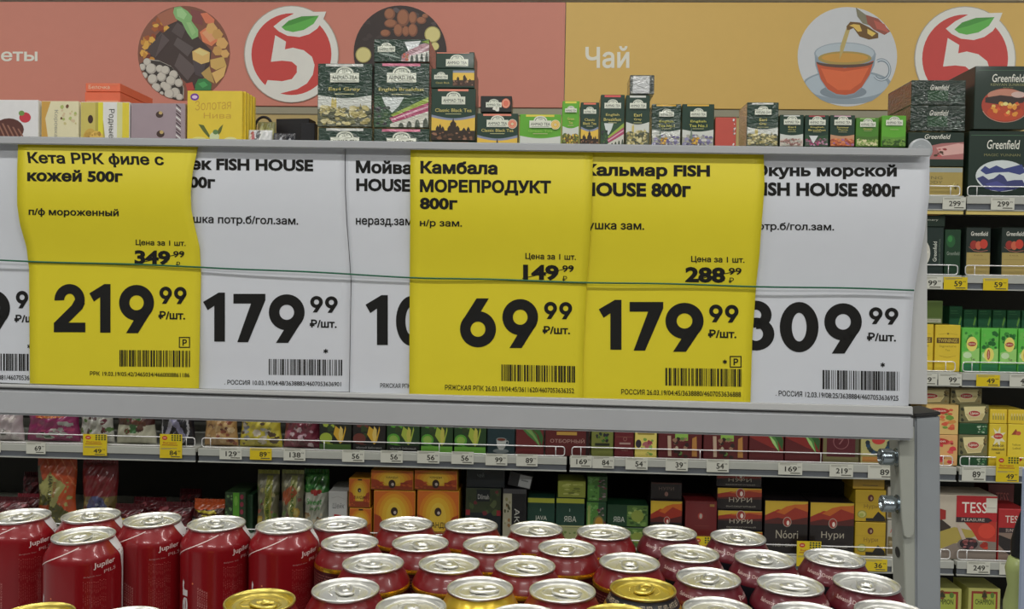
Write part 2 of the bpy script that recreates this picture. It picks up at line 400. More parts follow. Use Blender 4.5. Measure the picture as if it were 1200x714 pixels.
o, P = banner(xm + .001, 2.0, ORNG, 'orange header banner with a teacup picture and a round logo')
P.part = 'lettering'; P.text('Чай', 686, 54, 737.5, 80, 'b9b7ab', .02, 3)
P.part = 'teacup_picture'; cx, cy, R = 993, 66.5, 58.3
S = lambda x, y: (920 + x / 5.493, y / 5.493)
P.ell(cx, cy, R, R, 'a9acaf', 56)
P.poly(inC([S(400 + 300 * math.cos(k * .2), 560 + 112 * math.sin(k * .2)) for k in range(31)]), '77838c')
P.poly(inC([S(395 + 270 * math.cos(k * .2), 548 + 88 * math.sin(k * .2)) for k in range(31)]), '939ea6')
P.poly(inC([S(375 + 150 * math.cos(k * .2), 592 + 45 * math.sin(k * .2)) for k in range(31)]), '6c7780')
shp('74818b', (190, 345), (250, 330), (520, 330), (585, 345), (575, 420), (540, 500), (490, 570), (440, 610), (390, 622), (330, 615), (270, 580), (225, 510), (195, 420))
shp('a34a2c', (200, 400), (280, 425), (385, 438), (490, 425), (570, 390), (545, 480), (495, 560), (445, 600), (390, 612), (330, 605), (275, 575), (230, 510))
shp('b85a36', (230, 440), (380, 460), (540, 435), (490, 530), (420, 580), (340, 580), (270, 530))
P.poly([S(385 + 198 * math.cos(k * .2), 345 + 72 * math.sin(k * .2)) for k in range(31)], '7c8790')
P.poly([S(385 + 188 * math.cos(k * .2), 342 + 64 * math.sin(k * .2)) for k in range(31)], '96a0a6')
P.poly([S(385 + 172 * math.cos(k * .2), 375 + 45 * math.sin(k * .2)) for k in range(31)], '8f7b44')
P.poly([S(385 + 150 * math.cos(k * .2), 372 + 30 * math.sin(k * .2)) for k in range(31)], 'a8803c')
P.poly([S(385 + 185 * math.cos(k * .1), 400 + 36 * math.sin(k * .1)) for k in range(2, 30)] + [S(385 + 190 * math.cos(k * .1), 390 + 26 * math.sin(k * .1)) for k in range(29, 1, -1)], '4d3c34')
P.ring(S(620, 450)[0], S(620, 450)[1], 11.5, 13.5, .28, '69757f', -120, 140); P.ring(S(620, 450)[0], S(620, 450)[1], 10.6, 12.5, .1, 'a8b0b6', -120, 140)
shp('9c8c58', (395, 180), (425, 170), (400, 250), (375, 330), (350, 385), (355, 300))
shp('6d6a58', (455, 48), (520, 95), (560, 110), (560, 170), (500, 150), (465, 105)); shp('7d463a', (520, 95), (600, 120), (680, 200), (640, 225), (570, 190), (530, 150)); shp('9b5144', (570, 130), (640, 155), (670, 210), (590, 185))
shp('5c4422', (395, 170), (420, 140), (480, 145), (540, 175), (600, 215), (600, 245), (540, 255), (480, 235), (440, 180), (420, 190), (400, 195))
shp('b99c4e', (412, 165), (440, 155), (480, 160), (495, 200), (470, 205), (440, 175)); shp('c0a050', (530, 185), (585, 215), (560, 235), (530, 215))
five_logo(P, 1131, 68.5, 58.5); P.done(o)
# top trim and rail under the banners
b = MB(); b.box(-2.1, 2.0, YB - .02, YB + .02, onY(600, 2, YB).z, onY(600, 2, YB).z + .012, mat('b0ada2', rough=.4)); tag(b.obj('trim_1'), kind='structure')
b = MB(); b.box(-2.1, 2.0, YB - .004, YB + .016, onY(600, 2, YB).z + .0125, onY(600, 2, YB).z + .06, mat('4a473f', rough=.5)); tag(b.obj('trim_2'), kind='structure')
b = MB(); b.box(-2.1, 2.0, YB - .008, YB - .001, onY(600, 136, YB).z, zb0 - .001, mat('7b7866', rough=.4), .001); tag(b.obj('trim_3'), kind='structure')
b = MB(); b.box(-2.1, 2.0, YB - .004, YB - .001, ZS[1] + .001, onY(600, 136, YB).z - .001, mat('97875a', rough=.6)); tag(b.obj('trim_4'), kind='structure')
# ------------------------------------------------------------------ goods on the shelves
BOXKW = dict(rough=.42, coat=.35)
FILMKW = dict(rough=.4, coat=1.0, wrap=.5)
def box(name, label, rect, depth, body, art=None, cat='box', group=None, shelf=None, Y=None, kw=None, side=None, under=0, rz=0.0, pkw=None):
    """carton whose front covers rect (pixels) of the plane Y; shelf: its foot goes down to that shelf"""
    Y = YF if Y is None else Y
    x0, y0, x1, y1 = rect; xm_, ym_ = (x0 + x1) / 2, (y0 + y1) / 2
    ym_ = y0 + (min(y1, y0 + 70) - y0) / 2
    a = onY(x0, ym_, Y).x; b = onY(x1, ym_, Y).x; zt_ = onY(xm_, y0, Y).z; zb_ = onY(xm_, y1, Y).z
    if shelf is not None: zb_ = ZS[shelf] + .0008
    w_, h_ = b - a - .0012, zt_ - zb_
    o = empty(name, ((a + b) / 2, Y, zb_), label, cat, group, rz)
    k = dict(BOXKW); k.update(kw or {})
    mb = MB(); mb.box(-w_ / 2, w_ / 2, 0, depth, 0, h_, mat(body, **k), .0012)
    if side: mb.add([(-w_ / 2 - 1e-4, .003, .003), (-w_ / 2 - 1e-4, depth - .003, .003), (-w_ / 2 - 1e-4, depth - .003, h_ - .003), (-w_ / 2 - 1e-4, .003, h_ - .003)], [(0, 1, 2, 3)], mat(side, **k))
    mb.obj('carton', o)
    P = Print(lambda u, v, l: (-w_ / 2 + .0012 + u * (w_ - .0024), -l, h_ - .0012 - v * (h_ - .0024)), 2.5e-5)
    P.kw = dict(k); P.kw.update(pkw or {}); P.w, P.h = w_, h_
    if art: art(P)
    P.done(o)
    return o
G1, G2, GD = '182f24', '142a1e', '11231a'
def plaque(P, cu, cv, ru, txt='AHMAD TEA'):
    asp = P.w / P.h; rv = ru * asp * .42
    P.part = 'name_plate'
    P.ell(cu, cv - rv * .55, ru * .62, rv * 1.0, 'b4b7aa', 18); P.rect(cu - ru, cv - rv * .55, cu + ru, cv + rv, 'b4b7aa')
    P.ring(cu, cv - rv * .5, ru * .5, rv * .8, .12, '3c4a40', 180, 360, 12)
    P.text(txt, cu - ru * .88, cv - rv * .1, cu + ru * .88, cv + rv * .55, '2c352d', .01)
    P.text('TEA', cu - ru * .2, cv - rv * 1.15, cu + ru * .2, cv - rv * .65, '5a6258', .0)
    P.rect(cu - ru * .8, cv + rv * .72, cu + ru * .8, cv + rv * .82, '6a7268'); P.part = 'front_print'
def city(P, v0, sky='c09a3e', bld='2a2018', sp=('4a3526', '6a4a34', '1e1a16', '7d5a44'), seed=1, top='6d7487'):
    P.part = 'city_picture'
    pts = [(0, v0)] + [(i / 14, v0 + .07 * math.sin(PI * i / 14)) for i in range(15)] + [(1, v0), (1, 1), (0, 1)]
    P.poly(pts, top)
    P.poly([(0, v0 + .05)] + [(i / 14, v0 + .05 + .06 * math.sin(PI * i / 14)) for i in range(15)] + [(1, v0 + .05), (1, 1), (0, 1)], sky)
    H = 1 - v0; R = random.Random(seed)
    P.rect(0, v0 + H * .62, 1, 1, bld)
    for c, t, w_ in ((.14, .42, .04), (.2, .36, .03), (.26, .45, .04), (.5, .22, .07), (.5, .12, .02), (.42, .42, .05), (.6, .42, .05), (.75, .5, .05), (.85, .46, .04)):
        P.poly([(c - w_, v0 + H * .7), (c - w_, v0 + H * (t + .12)), (c - w_ * .5, v0 + H * (t + .05)), (c, v0 + H * t), (c + w_ * .5, v0 + H * (t + .05)), (c + w_, v0 + H * (t + .12)), (c + w_, v0 + H * .7)], bld)
    P.specks(0, v0 + H * .66, 1, 1, 26, sp, .06, .03, seed)
def town(P, v0, cols=('8a8050', '6a6a4a', 'a39a6a', '4c5040', 'b0a880'), sky='a9aca6', seed=2, tower=True):
    P.part = 'town_picture'
    P.poly([(i / 14, v0 + .05 * math.sin(PI * i / 14)) for i in range(15)] + [(1, 1), (0, 1)], sky)
    H = 1 - v0
    if tower:
        for c in (.28, .33): P.rect(c - .03, v0 + H * .2, c + .02, v0 + H * .7, 'a39556'); P.poly([(c - .03, v0 + H * .2), (c - .005, v0 + H * .06), (c + .02, v0 + H * .2)], 'a39556')
        P.poly([(.76, v0 + H * .5), (.8, v0 + H * .25), (.84, v0 + H * .5)], '7f7a56')
    P.poly([(0, v0 + H * .45), (.2, v0 + H * .38), (.5, v0 + H * .5), (.8, v0 + H * .36), (1, v0 + H * .45), (1, 1), (0, 1)], cols[3])
    P.specks(0, v0 + H * .33, 1, .99, 110, cols, .09, .04, seed)
def train(P, v0, seed=3):
    P.part = 'train_picture'; H = 1 - v0
    P.poly([(i / 14, v0 + .04 * math.sin(PI * i / 14)) for i in range(15)] + [(1, 1), (0, 1)], '26402a')
    P.poly([(.14, v0 + .03), (.55, v0 + .03), (.45, v0 + H * .35), (.33, v0 + H * .55), (.2, v0 + H * .3)], 'aab0ae')
    P.poly([(.3, v0 + H * .62), (1, v0 + H * .05), (1, v0 + H * .25), (.45, v0 + H * .75)], '7c8f3a')
    P.poly([(.28, v0 + H * .72), (1, v0 + H * .22), (1, v0 + H * .5), (.35, v0 + H * .86)], '8d3a56')
    P.poly([(.3, v0 + H * .76), (1, v0 + H * .32), (1, v0 + H * .38), (.33, v0 + H * .8)], 'b08a96')
    P.poly([(.3, v0 + H * .9), (1, v0 + H * .5), (1, 1), (.3, 1)], 'a7a79c')
    for i in range(4): P.ell(.5 + i * .15, 1, .05, H * (.14 + .05 * i), '3a4236', 12, 180, 360)
    P.specks(0, v0 + H * .3, .3, .99, 14, ('1c2a1c', '3d5230', '2c2c30'), .06, .04, seed)
def flowers(P, v0, cols, seed=3, sky='a9aca6'):
    P.part = 'flower_picture'
    P.poly([(i / 14, v0 + .05 * math.sin(PI * i / 14)) for i in range(15)] + [(1, 1), (0, 1)], sky)
    P.rect(0, v0 + (1 - v0) * .45, 1, 1, cols[2])
    P.specks(0, v0 + (1 - v0) * .3, 1, .995, 90, cols, .09, .05, seed)
def ahmad(tab, lines, pic, plaque_v=.2, pw=.27, seal=None, tcol='a39a58', tv=(.38, .46), tw=.33, nm='AHMAD TEA', pu=.5):
    def f(P):
        P.part = 'tear_tab'; P.rect(.14, .0, .84, .04, tab); P.part = 'front_print'
        if pic: pic(P)
        plaque(P, pu, plaque_v, pw, nm)
        n = len(lines); P.part = 'lettering'
        for i, t in enumerate(lines):
            v = tv[0] + (tv[1] - tv[0]) * i * 1.25
            P.text(t, pu - tw * min(1, len(t) / 7 * .7), v, pu + tw * min(1, len(t) / 7 * .7), v + (tv[1] - tv[0]) * .85, tcol, .012)
        v = tv[0] + (tv[1] - tv[0]) * (1.25 * n)
        P.rect(pu - .18, v, pu + .18, v + .012, '9a9a70')
        if seal:
            P.part = 'round_seal'; asp = P.w / P.h
            P.ell(.87, .2 * 1.0, .12, .12 * asp, 'b4b09c', 20); P.ell(.87, .2, .105, .105 * asp, seal, 20); P.ring(.87, .2, .08, .08 * asp, .1, 'b9a88a'); P.ell(.87, .2, .04, .04 * asp, 'b0a080', 8)
    return f
TG = 'tea cartons on the top shelf'
SG = 'sweets boxes on the top shelf'
# --- sweets, far left of the top shelf
def a_white(P):
    P.part = 'sweets_picture'
    P.poly([(.0, .12), (.25, .3), (.5, .75), (.75, .9), (.7, 1), (0, 1)], '8c5a66'); P.poly([(0, .2), (.3, .42), (.45, .7), (0, .6)], 'c0a4a8')
    P.poly([(0, .45), (.22, .68), (.5, .82), (.55, 1), (0, 1)], '1a1c2e')
    P.ell(.5, .34, .26, .13, '4a2a24'); 
    for i in range(5): P.line([(.3 + i * .09, .25 + i * .02), (.42 + i * .08, .42)], .03, .0, '7a5648')
    P.ell(.78, .2, .1, .06, 'a3303a'); P.ell(.72, .15, .05, .03, '5d7a3c'); P.ell(.2, .16, .11, .06, 'b0707a'); P.ell(.2, .12, .08, .03, '4a5a34'); P.ell(.86, .47, .09, .05, '9a3040')
box('sweets_box', 'white sweets box picturing a dark chocolate and raspberries', (-24, 117, 45, 225), .05, 'bfc4bd', lambda P: a_white(P), 'sweets', SG, 1)
def a_beige(P):
    P.part = 'gold_swirl'; P.poly([(0, 0), (.25, 0), (.1, .2), (.2, .5), (0, .9)], 'a8823c'); P.specks(.5, .0, .98, .28, 16, ('8f9a5a', '5a3a24', 'a8a070', 'b0a080'), .06, .03, 5)
    P.part = 'lettering'; P.text('Коровка', .33, .1, .46, .42, '84847a', .0, rot=90)
    P.part = 'waffle_picture'; P.poly([(.55, .45), (.85, .42), (.86, .62), (.55, .65)], '9c8440'); P.rect(.6, .46, .8, .6, 'b8a050')
box('sweets_box', 'cream sweets box with a gold swirl and downward lettering', (48, 118.5, 92, 225), .05, 'bdb494', a_beige, 'sweets', SG, 1)
def a_yel(P):
    P.part = 'sweets_picture'; P.rect(0, 0, .3, 1, 'a89c50'); P.poly([(.3, 0), (.42, 0), (.5, .4), (.44, 1), (.3, 1)], '948a3a')
    P.rect(.36, 0, .46, 1, 'bdb32c'); P.rect(.86, 0, 1, 1, 'b8a92e'); P.rect(.75, 0, .86, 1, 'b0b07c')
    P.ell(.2, .2, .055, .05, '2e1a14'); P.ell(.2, .45, .16, .14, 'a88a3c'); P.ell(.33, .42, .14, .08, 'b89a4a'); P.specks(.06, .33, .42, .6, 16, ('8a6a2a', 'c0a050', '9c7c34'), .05, .04, 3)
    P.part = 'lettering'; P.text('Родные', .56, .08, .70, .42, '2c2c28', -.006, 2, rot=90, shear=.0)
box('sweets_box', 'yellow sweets box with cursive black lettering running down', (94, 119.5, 152, 225), .05, 'bfc4b6', a_yel, 'sweets', SG, 1)
def a_lil(P):
    P.part = 'chocolate_picture'
    for (u, v, r) in ((.53, .13, .07), (.55, .36, .075), (.52, .51, .08), (.53, .72, .07)):
        P.ell(u, v, r, r * .55, '33221c'); P.ell(u + .02, v - .02, r * .5, r * .28, 'a08a58')
    for i in range(26):
        v = i * .036; P.poly([(.84, v), (.93, v + .05), (.93, v + .065), (.84, v + .018)], ('33282a', 'c2bdb6', '4a3c3a')[i % 3])
    P.part = 'black_label'; P.rect(.03, .42, .38, .5, '120f12')
box('sweets_box', 'greyish lilac sweets box with chocolates and a striped edge', (153, 121, 217, 225), .05, '84767c', a_lil, 'sweets', SG, 1)
def a_or(P):
    P.part = 'lettering'; P.text('Белочка', .08, .2, .7, .7, 'd0a48c', .0); P.rect(.04, .08, .96, .13, 'cf7a58')
for i, (y0, y1, lb) in enumerate(((97.5, 107.5, 'orange flat box topmost of the two behind the yellow sweets box'), (108, 150, 'orange flat box under the topmost one behind the sweets'))):
    box('sweets_box', lb, (100 if i == 0 else 99, y0, 141, y1), .2, 'b9573a', a_or if i == 0 else a_or, 'sweets', SG, None if i == 0 else 1, YF + .08)
def a_gold(P):
    P.part = 'oval_badge'; P.ell(.13, .06, .08, .037, '5b2a7c'); P.ell(.13, .06, .05, .018, 'b7a0c4')
    P.part = 'lettering'; P.text('Золотая', .14, .1, .8, .2, 'a5822a', -.004, 2, slope=-.02); P.text('Нива', .3, .22, .8, .28, 'a5822a', -.004)
    P.part = 'leaf_picture'
    for pts in ([(.2, .34), (.3, .35), (.42, .46), (.4, .48), (.3, .42)], [(.66, .34), (.6, .37), (.48, .48), (.5, .5), (.62, .42)]): P.poly(pts, '4a5420')
    P.ell(.5, .47, .09, .05, 'aab28c'); P.ell(.52, .42, .05, .025, '4d6a3c'); P.ell(.22, .5, .14, .03, 'b9b46a'); P.ell(.8, .5, .12, .03, 'c0b880')
box('sweets_box', 'large yellow sweets box with purple oval badge, front of its row', (219, 106.5, 284, 225), .014, 'cfa32e', a_gold, 'sweets', SG, 1)
for i in range(4):
    box('sweets_box', 'yellow sweets box, %s one behind the purple-badged box' % ('first', 'second', 'third', 'last')[i], (219 + i * 1.2, 107 + i * 2, 288 + i * 3.3, 225), .014, 'cfa32e', None, 'sweets', SG, 1, YF + .016 * (i + 1))
# pouches and dark bags in the gap
def blob(name, label, rect, depth, body, art, cat, Y=None, shelf=None, group=None, gx=52, gz=52, bulge=1.0, seal='top', seed=0, kw=None, crush=.004):
    """soft bag: pillow mesh whose faces take the colours of the flat art"""
    Y = YF if Y is None else Y; x0, y0, x1, y1 = rect
    a = onY(x0, (y0 + y1) / 2, Y).x; b = onY(x1, (y0 + y1) / 2, Y).x; zt_ = onY((x0 + x1) / 2, y0, Y).z; zb_ = onY((x0 + x1) / 2, y1, Y).z
    if shelf is not None: zb_ = ZS[shelf] + .0008
    w_, h_ = b - a - .002, zt_ - zb_
    o = empty(name, ((a + b) / 2, Y + depth / 2, zb_), label, cat, group)
    prims = []
    class Rec(Print):
        def _add(s, vs, fs, col, m=None):
            if s.part == 'lettering': Print._add(s, vs, fs, col, m)
            else: prims.append(([[vs[i] for i in f] for f in fs], col))
    R = random.Random(seed + 5); ph = [R.uniform(0, 6) for _ in range(6)]
    def pos(u, v, side):
        e = max(0.0, math.sin(PI * u)) ** .55 * max(0.0, math.sin(PI * min(1, max(0, v)))) ** .45
        wr = crush * (math.sin(u * 17 + ph[0] + 4 * v) + math.sin(v * 21 + ph[1] - 3 * u) * .8 + .6 * math.sin((u + v) * 31 + ph[2])) * e
        cx_ = (u - .5) * w_ * (1 - .05 * math.sin(PI * v) ** 2 + .03 * math.sin(9 * v + ph[3]))
        return Vector((cx_, side * (depth / 2 * e) - wr * (1 if side < 0 else .3), h_ * (1 - v)))
    P = Rec(lambda u, v, l: pos(u, v, -1) - Vector((0, l + .0012, 0)), 3e-5); P.w, P.h = w_, h_
    P.kw = dict(rough=.35, coat=.6); P.kw.update(kw or {})
    if art: art(P)
    def inside(p, poly):
        x, y = p; c = False; j = len(poly) - 1
        for i in range(len(poly)):
            if ((poly[i][1] > y) != (poly[j][1] > y)) and (x < (poly[j][0] - poly[i][0]) * (y - poly[i][1]) / (poly[j][1] - poly[i][1] + 1e-12) + poly[i][0]): c = not c
            j = i
        return c
    def colour(p):
        for polys, col in reversed(prims):
            for q in polys:
                if inside(p, q): return col
        return body
    mb = MB(); V = [pos(i / gx, j / gz, -1) for j in range(gz + 1) for i in range(gx + 1)]
    byc = {}
    for j in range(gz):
        for i in range(gx): byc.setdefault(colour(((i + .5) / gx, (j + .5) / gz)), []).append((j * (gx + 1) + i, (j + 1) * (gx + 1) + i, (j + 1) * (gx + 1) + i + 1, j * (gx + 1) + i + 1))
    mb.v = [tuple(v) for v in V]
    for c, fs in byc.items():
        k = mb.mi(mat(c, **P.kw))
        for f in fs: mb.f.append(list(f)); mb.m.append(k)
    B = [pos(i / 8, j / 8, 1) for j in range(9) for i in range(9)]
    mb.add(B, [(j * 9 + i, j * 9 + i + 1, (j + 1) * 9 + i + 1, (j + 1) * 9 + i) for j in range(8) for i in range(8)], mat(body, **P.kw))
    mb.obj('pouch', o, smooth=True)
    if seal == 'top':                          # crimped strip along the top
        s_ = MB(); n = 24; vs = []
        for i in range(n + 1):
            x = (i / n - .5) * w_ * .98; y = .0012 * (-1) ** i
            vs += [(x, y, h_ - .001), (x, y + .001 * math.sin(i), h_ + .011)]
        s_.add(vs, [(2 * i, 2 * i + 2, 2 * i + 3, 2 * i + 1) for i in range(n)], mat(colour((.5, .05)), **P.kw)); s_.obj('crimped_seal', o)
    P.done(o)
    return o
def sp(cols, n=40, seed=1, ru=.12, rv=.1, base=None):
    def f(P):
        P.specks(0, 0, 1, 1, n, cols, ru, rv, seed)
        if base: base(P)
    return f
blob('sweets_pouch', 'small white pouch with red print beside the yellow boxes', (288, 151, 317, 172), .04, 'a9abaa', sp(('9a9c9e', 'b8b8b8', '8c4a4a', '3a3c3e', 'c0c0c0'), 26, 4), 'pouch', YF, group=None, shelf=1, seal=None)
blob('sweets_pouch', 'olive and cream pouch standing behind the white pouch', (298, 141, 320, 170), .05, '6a6a44', sp(('8a8a5a', '4a4c30', 'a09a78'), 20, 5), 'pouch', YF + .06, shelf=1, seal=None)
box('gift_bag', 'black flat-topped bag lying in the gap beside the tall tea cartons', (322, 139, 363, 225), .05, '141316', None, 'bag', None, 1, YF + .12, dict(rough=.6, coat=0), rz=-.12)
box('gift_bag', 'lower black bag next to the tall tea cartons', (352, 144, 369, 225), .03, '151417', None, 'bag', None, 1, YF + .05, dict(rough=.6, coat=0))
def arch_band(name, label):
    o = empty(name, (onY(309, 150, YF + .13).x, YF + .13, ZS[1] + .001), label, 'handle')
    h = onY(309, 136, YF + .13).z - ZS[1] - .004
    b = MB(); b.tube([(-.025 * math.cos(t), 0, h - .03 + .03 * math.sin(t)) for t in [PI * i / 12 for i in range(13)]], .004, mat('17161a', rough=.6)); b.tube([(-.025, 0, 0), (-.025, 0, h - .03)], .004, mat('17161a', rough=.6)); b.tube([(.025, 0, 0), (.025, 0, h - .03)], .004, mat('17161a', rough=.6)); b.obj('loop', o, smooth=True)
arch_band('bag_loop', 'black arched loop standing behind the olive pouch')
blob('sweets_pouch', 'dark wrinkled pouch with white marks in front of the black bag', (318, 155, 345, 172), .03, '1e1f24', sp(('2e3036', '8a8c90', '121216'), 16, 6), 'pouch', YF, shelf=1, seal=None)

# --- green tea cartons
FW = dict(FILMKW)
EGt = ahmad('a9aba6', ['Earl Grey'], lambda P: town(P, .50), tv=(.38, .46))
EBt = ahmad('b0647a', ['English Breakfast'], lambda P: train(P, .50), tv=(.38, .46), tw=.42)
CBt = ahmad('b8705e', ['Classic Black Tea'], lambda P: city(P, .5), tv=(.38, .46), tw=.42)
box('tea_carton', 'tall film-wrapped tea carton with a sepia old town, left column', (372, 74.5, 436, 148.5), .075, G1, EGt, 'tea', TG, None, kw=FW)
box('tea_carton', 'tea carton mostly hidden under the sepia old town carton', (372.5, 150, 436, 225), .075, G1, EGt, 'tea', TG, 1, kw=FW)
box('tea_carton', 'film-wrapped tea carton with a pink train on a viaduct, tall column', (438, 74, 503, 149.5), .075, G1, EBt, 'tea', TG, None, kw=FW)
box('tea_carton', 'tea carton mostly hidden under the pink train carton', (437.5, 151, 503, 225), .075, G1, EBt, 'tea', TG, 1, kw=FW)
def a_flat(pic):
    def f(P):
        plaque(P, .22, .4, .16); pic(P)
    return f
def pic_train2(P):
    P.part = 'train_picture'; P.poly([(.5, .7), (.75, .3), (1, .1), (1, 1), (.5, 1)], '8a6a70'); P.poly([(.55, .1), (.85, .05), (.8, .3), (.62, .5)], 'b0b4b4')
    P.poly([(.58, .8), (1, .25), (1, .35), (.62, .95)], 'b09aa0'); P.poly([(.6, 1), (.66, .75), (1, .5), (1, 1)], 'a9a9a2')
    for i in range(4): P.ell(.69 + i * .09, 1, .028, .3 + .04 * i, '3e4640', 10, 180, 360)
    P.poly([(.86, .1), (1, .0), (1, .2)], '6c8438'); P.specks(.5, .6, .64, .98, 8, ('a05040', '8a6a4c'), .03, .1, 3)
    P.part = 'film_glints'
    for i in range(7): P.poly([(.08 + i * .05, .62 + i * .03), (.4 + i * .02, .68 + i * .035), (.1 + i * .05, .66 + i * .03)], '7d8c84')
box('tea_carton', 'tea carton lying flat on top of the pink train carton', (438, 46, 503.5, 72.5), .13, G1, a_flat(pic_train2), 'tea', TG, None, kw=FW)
def pic_city2(P):
    P.part = 'city_picture'; P.rect(.5, .08, 1, .92, 'c09a3e'); P.rect(.5, .08, 1, .2, '6d7487'); P.rect(.5, .6, 1, .92, '3a2820')
    for c, t in ((.62, .4), (.77, .3), (.8, .42), (.9, .52)): P.poly([(c - .03, .7), (c - .03, t + .1), (c, t), (c + .03, t + .1), (c + .03, .7)], '2a2018')
    P.specks(.5, .6, 1, .92, 14, ('5a4030', '8a6a50', '241c18'), .04, .08, 2)
    P.part = 'lettering'; P.text('Classic Black', .1, .7, .42, .8, 'a39a58', .0)
box('tea_carton', 'tea carton lying flat with a small golden skyline, middle of its stack', (505, 80.5, 556.5, 103), .12, G1, a_flat(pic_city2), 'tea', TG, None)
def a_topc(P): P.part = 'tear_tab'; P.rect(.0, .0, .88, .06, 'b8705e'); plaque(P, .55, .6, .3)
box('tea_carton', 'short dark tea carton topmost above the golden skyline cartons', (511, 61, 556, 80), .1, G1, a_topc, 'tea', TG, None)
box('tea_carton', 'large tea carton with a golden skyline under the flat one', (505, 104, 557.5, 165), .09, G1, CBt, 'tea', TG, None)
box('tea_carton', 'tea carton just showing its pink tab below the golden skyline carton', (505.5, 166, 557.5, 225), .09, G1, CBt, 'tea', TG, 1)
CS = ahmad('b8705e', ['Classic Black Tea'], lambda P: city(P, .42, seed=3), tv=(.3, .37), tw=.4, seal='b5604c', plaque_v=.17)
box('tea_carton', 'wide tea carton with a red round seal and pale gold skyline', (558.5, 133, 607, 193), .08, G1, CS, 'tea', TG, None)
def a_bl(P):
    plaque(P, .42, .5, .26); P.part = 'round_seal'; P.ell(.82, .45, .14, .32, 'b5604c', 18); P.ring(.82, .45, .11, .25, .12, 'b9a88a'); P.part = 'blossom_picture'; P.specks(.35, .65, .62, .98, 8, ('b9bab0', 'a9a99c'), .07, .16, 3)
box('tea_carton', 'small black tea carton with red seal on the wide red-sealed carton', (563, 112.5, 600, 131.5), .08, '171a18', a_bl, 'tea', TG, None)
GR, GR2 = '4e8a26', '3f7a22'
GS = ahmad('b8a844', ['Green Tea'], lambda P: town(P, .42, ('6a7a3c', '4a5a2c', '8a7a40', 'a08838', '5c4a2c'), seed=5, tower=False), tv=(.3, .36), seal='b89a3c', plaque_v=.17, tcol='6f9a3c')
box('tea_carton', 'wide bright green tea carton with a yellow round seal', (608.5, 134, 657.5, 194), .08, GR, GS, 'tea', TG, None)
def n_small(tab, lines, pic, body, **k): return ahmad(tab, lines, pic, plaque_v=k.get('pv', .19), pw=.36, tv=(.36, .43), tw=.42, nm='AHMAD TEA')
box('tea_carton', 'narrow bright green tea carton between the yellow-sealed and dark ones', (658.5, 118.5, 679, 172), .07, GR, n_small('b8b044', ['Green', 'Tea'], lambda P: town(P, .55, ('6a7a3c', '4a5a2c', 'a08838', '5c4a2c', 'b89a3c'), seed=7, tower=False), GR), 'tea', TG, None)
box('tea_carton', 'narrow dark tea carton with a golden skyline right of the green one', (680, 120, 702, 172), .07, G1, n_small('b8604e', ['Classic', 'Black Tea'], lambda P: city(P, .55, seed=4), G1), 'tea', TG, None)
box('tea_carton', 'narrow dark tea carton with a red tab and white viaduct', (703.5, 111, 732, 172), .08, G1, n_small('b04a48', ['English', 'Breakfast'], lambda P: train(P, .52), G1), 'tea', TG, None, side='8a5f4c')
box('tea_carton', 'narrow dark tea carton under the silver-fronted packet', (733, 111.5, 761.5, 172), .08, G1, n_small('a9aba6', ['Earl', 'Grey'], lambda P: town(P, .52, seed=8), G1), 'tea', TG, None)
def a_silv(P):
    P.part = 'silver_panel'; P.rect(.1, .03, .82, .97, '9c9e9e'); P.ring(.46, .05, .3, .28, .12, 'c4c6c4', 0, 180); P.part = 'dark_edges'; P.specks(.84, .0, 1, 1, 14, ('2c302c', '7a7c74', '14201a'), .05, .07, 2); P.specks(0, 0, .09, 1, 10, ('8a8c84', '4c504a'), .04, .08, 3)
box('tea_carton', 'silver-fronted packet standing on the narrow dark tea cartons', (738, 88, 767, 110.5), .09, '3a403c', a_silv, 'tea', TG, None, kw=FW, side='3c3a30')
N1 = ahmad('b8933c', ['English', 'Tea No.1'], lambda P: (flowers(P, .6, ('5c5878', '7a7896', '8a8a80', '4c4a5c', 'a9a9a4'), 4), P.specks(.25, .78, .55, .97, 12, ('a8802c', 'b8923c', '8c6a24'), .07, .04, 3), P.poly([(.24, .84), (.28, .54), (.34, .84)], '5c6a60')), tv=(.38, .46), tw=.36, pw=.26, plaque_v=.22, tcol='a3a04c')
box('tea_carton', 'film-glazed tea carton with violet flowers and a spire, left of two', (763.5, 122, 798, 172), .07, G1, N1, 'tea', TG, None, kw=FW)
box('tea_carton', 'tea carton with violet flowers and a spire, right of two', (799, 122, 837, 172), .07, G1, N1, 'tea', TG, None)
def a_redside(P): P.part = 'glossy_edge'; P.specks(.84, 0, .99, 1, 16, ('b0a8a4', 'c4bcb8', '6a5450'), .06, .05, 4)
box('tea_carton', 'plain brick red carton side next to the violet flower carton', (838, 137.5, 863, 172), .05, '9c4238', a_redside, 'tea', TG, None, kw=dict(rough=.4, coat=.5))
box('tea_carton', 'tall dark tea carton with a sepia town, right of the brick red side', (875, 120, 912.5, 172), .1, G1, ahmad('a9aba6', ['Earl', 'Grey'], lambda P: town(P, .56, seed=9), tv=(.36, .44), tw=.3), 'tea', TG, None, kw=FW, side='a08478')
box('tea_carton', 'low dark tea carton with a grey tab, first of the low five', (913.5, 134.5, 942, 172), .08, G1, n_small('a9aba6', ['Earl', 'Grey'], lambda P: town(P, .6, ('8a6a64', '9a9a90', '7a5a54', 'b0a8a0'), seed=11, tower=False), G1, pv=.2), 'tea', TG, None)
box('tea_carton', 'low dark tea carton with a red tab, second of the low five', (943, 135, 971.5, 172), .08, G1, n_small('94383e', ['English', 'Breakfast'], lambda P: (flowers(P, .62, ('8a3a5c', '6a5a60', '3a4a3c', 'a07a90'), 12, '26402a'), P.poly([(.15, .66), (.55, .66), (.35, .92)], 'b0b4b4')), G1, pv=.2), 'tea', TG, None)
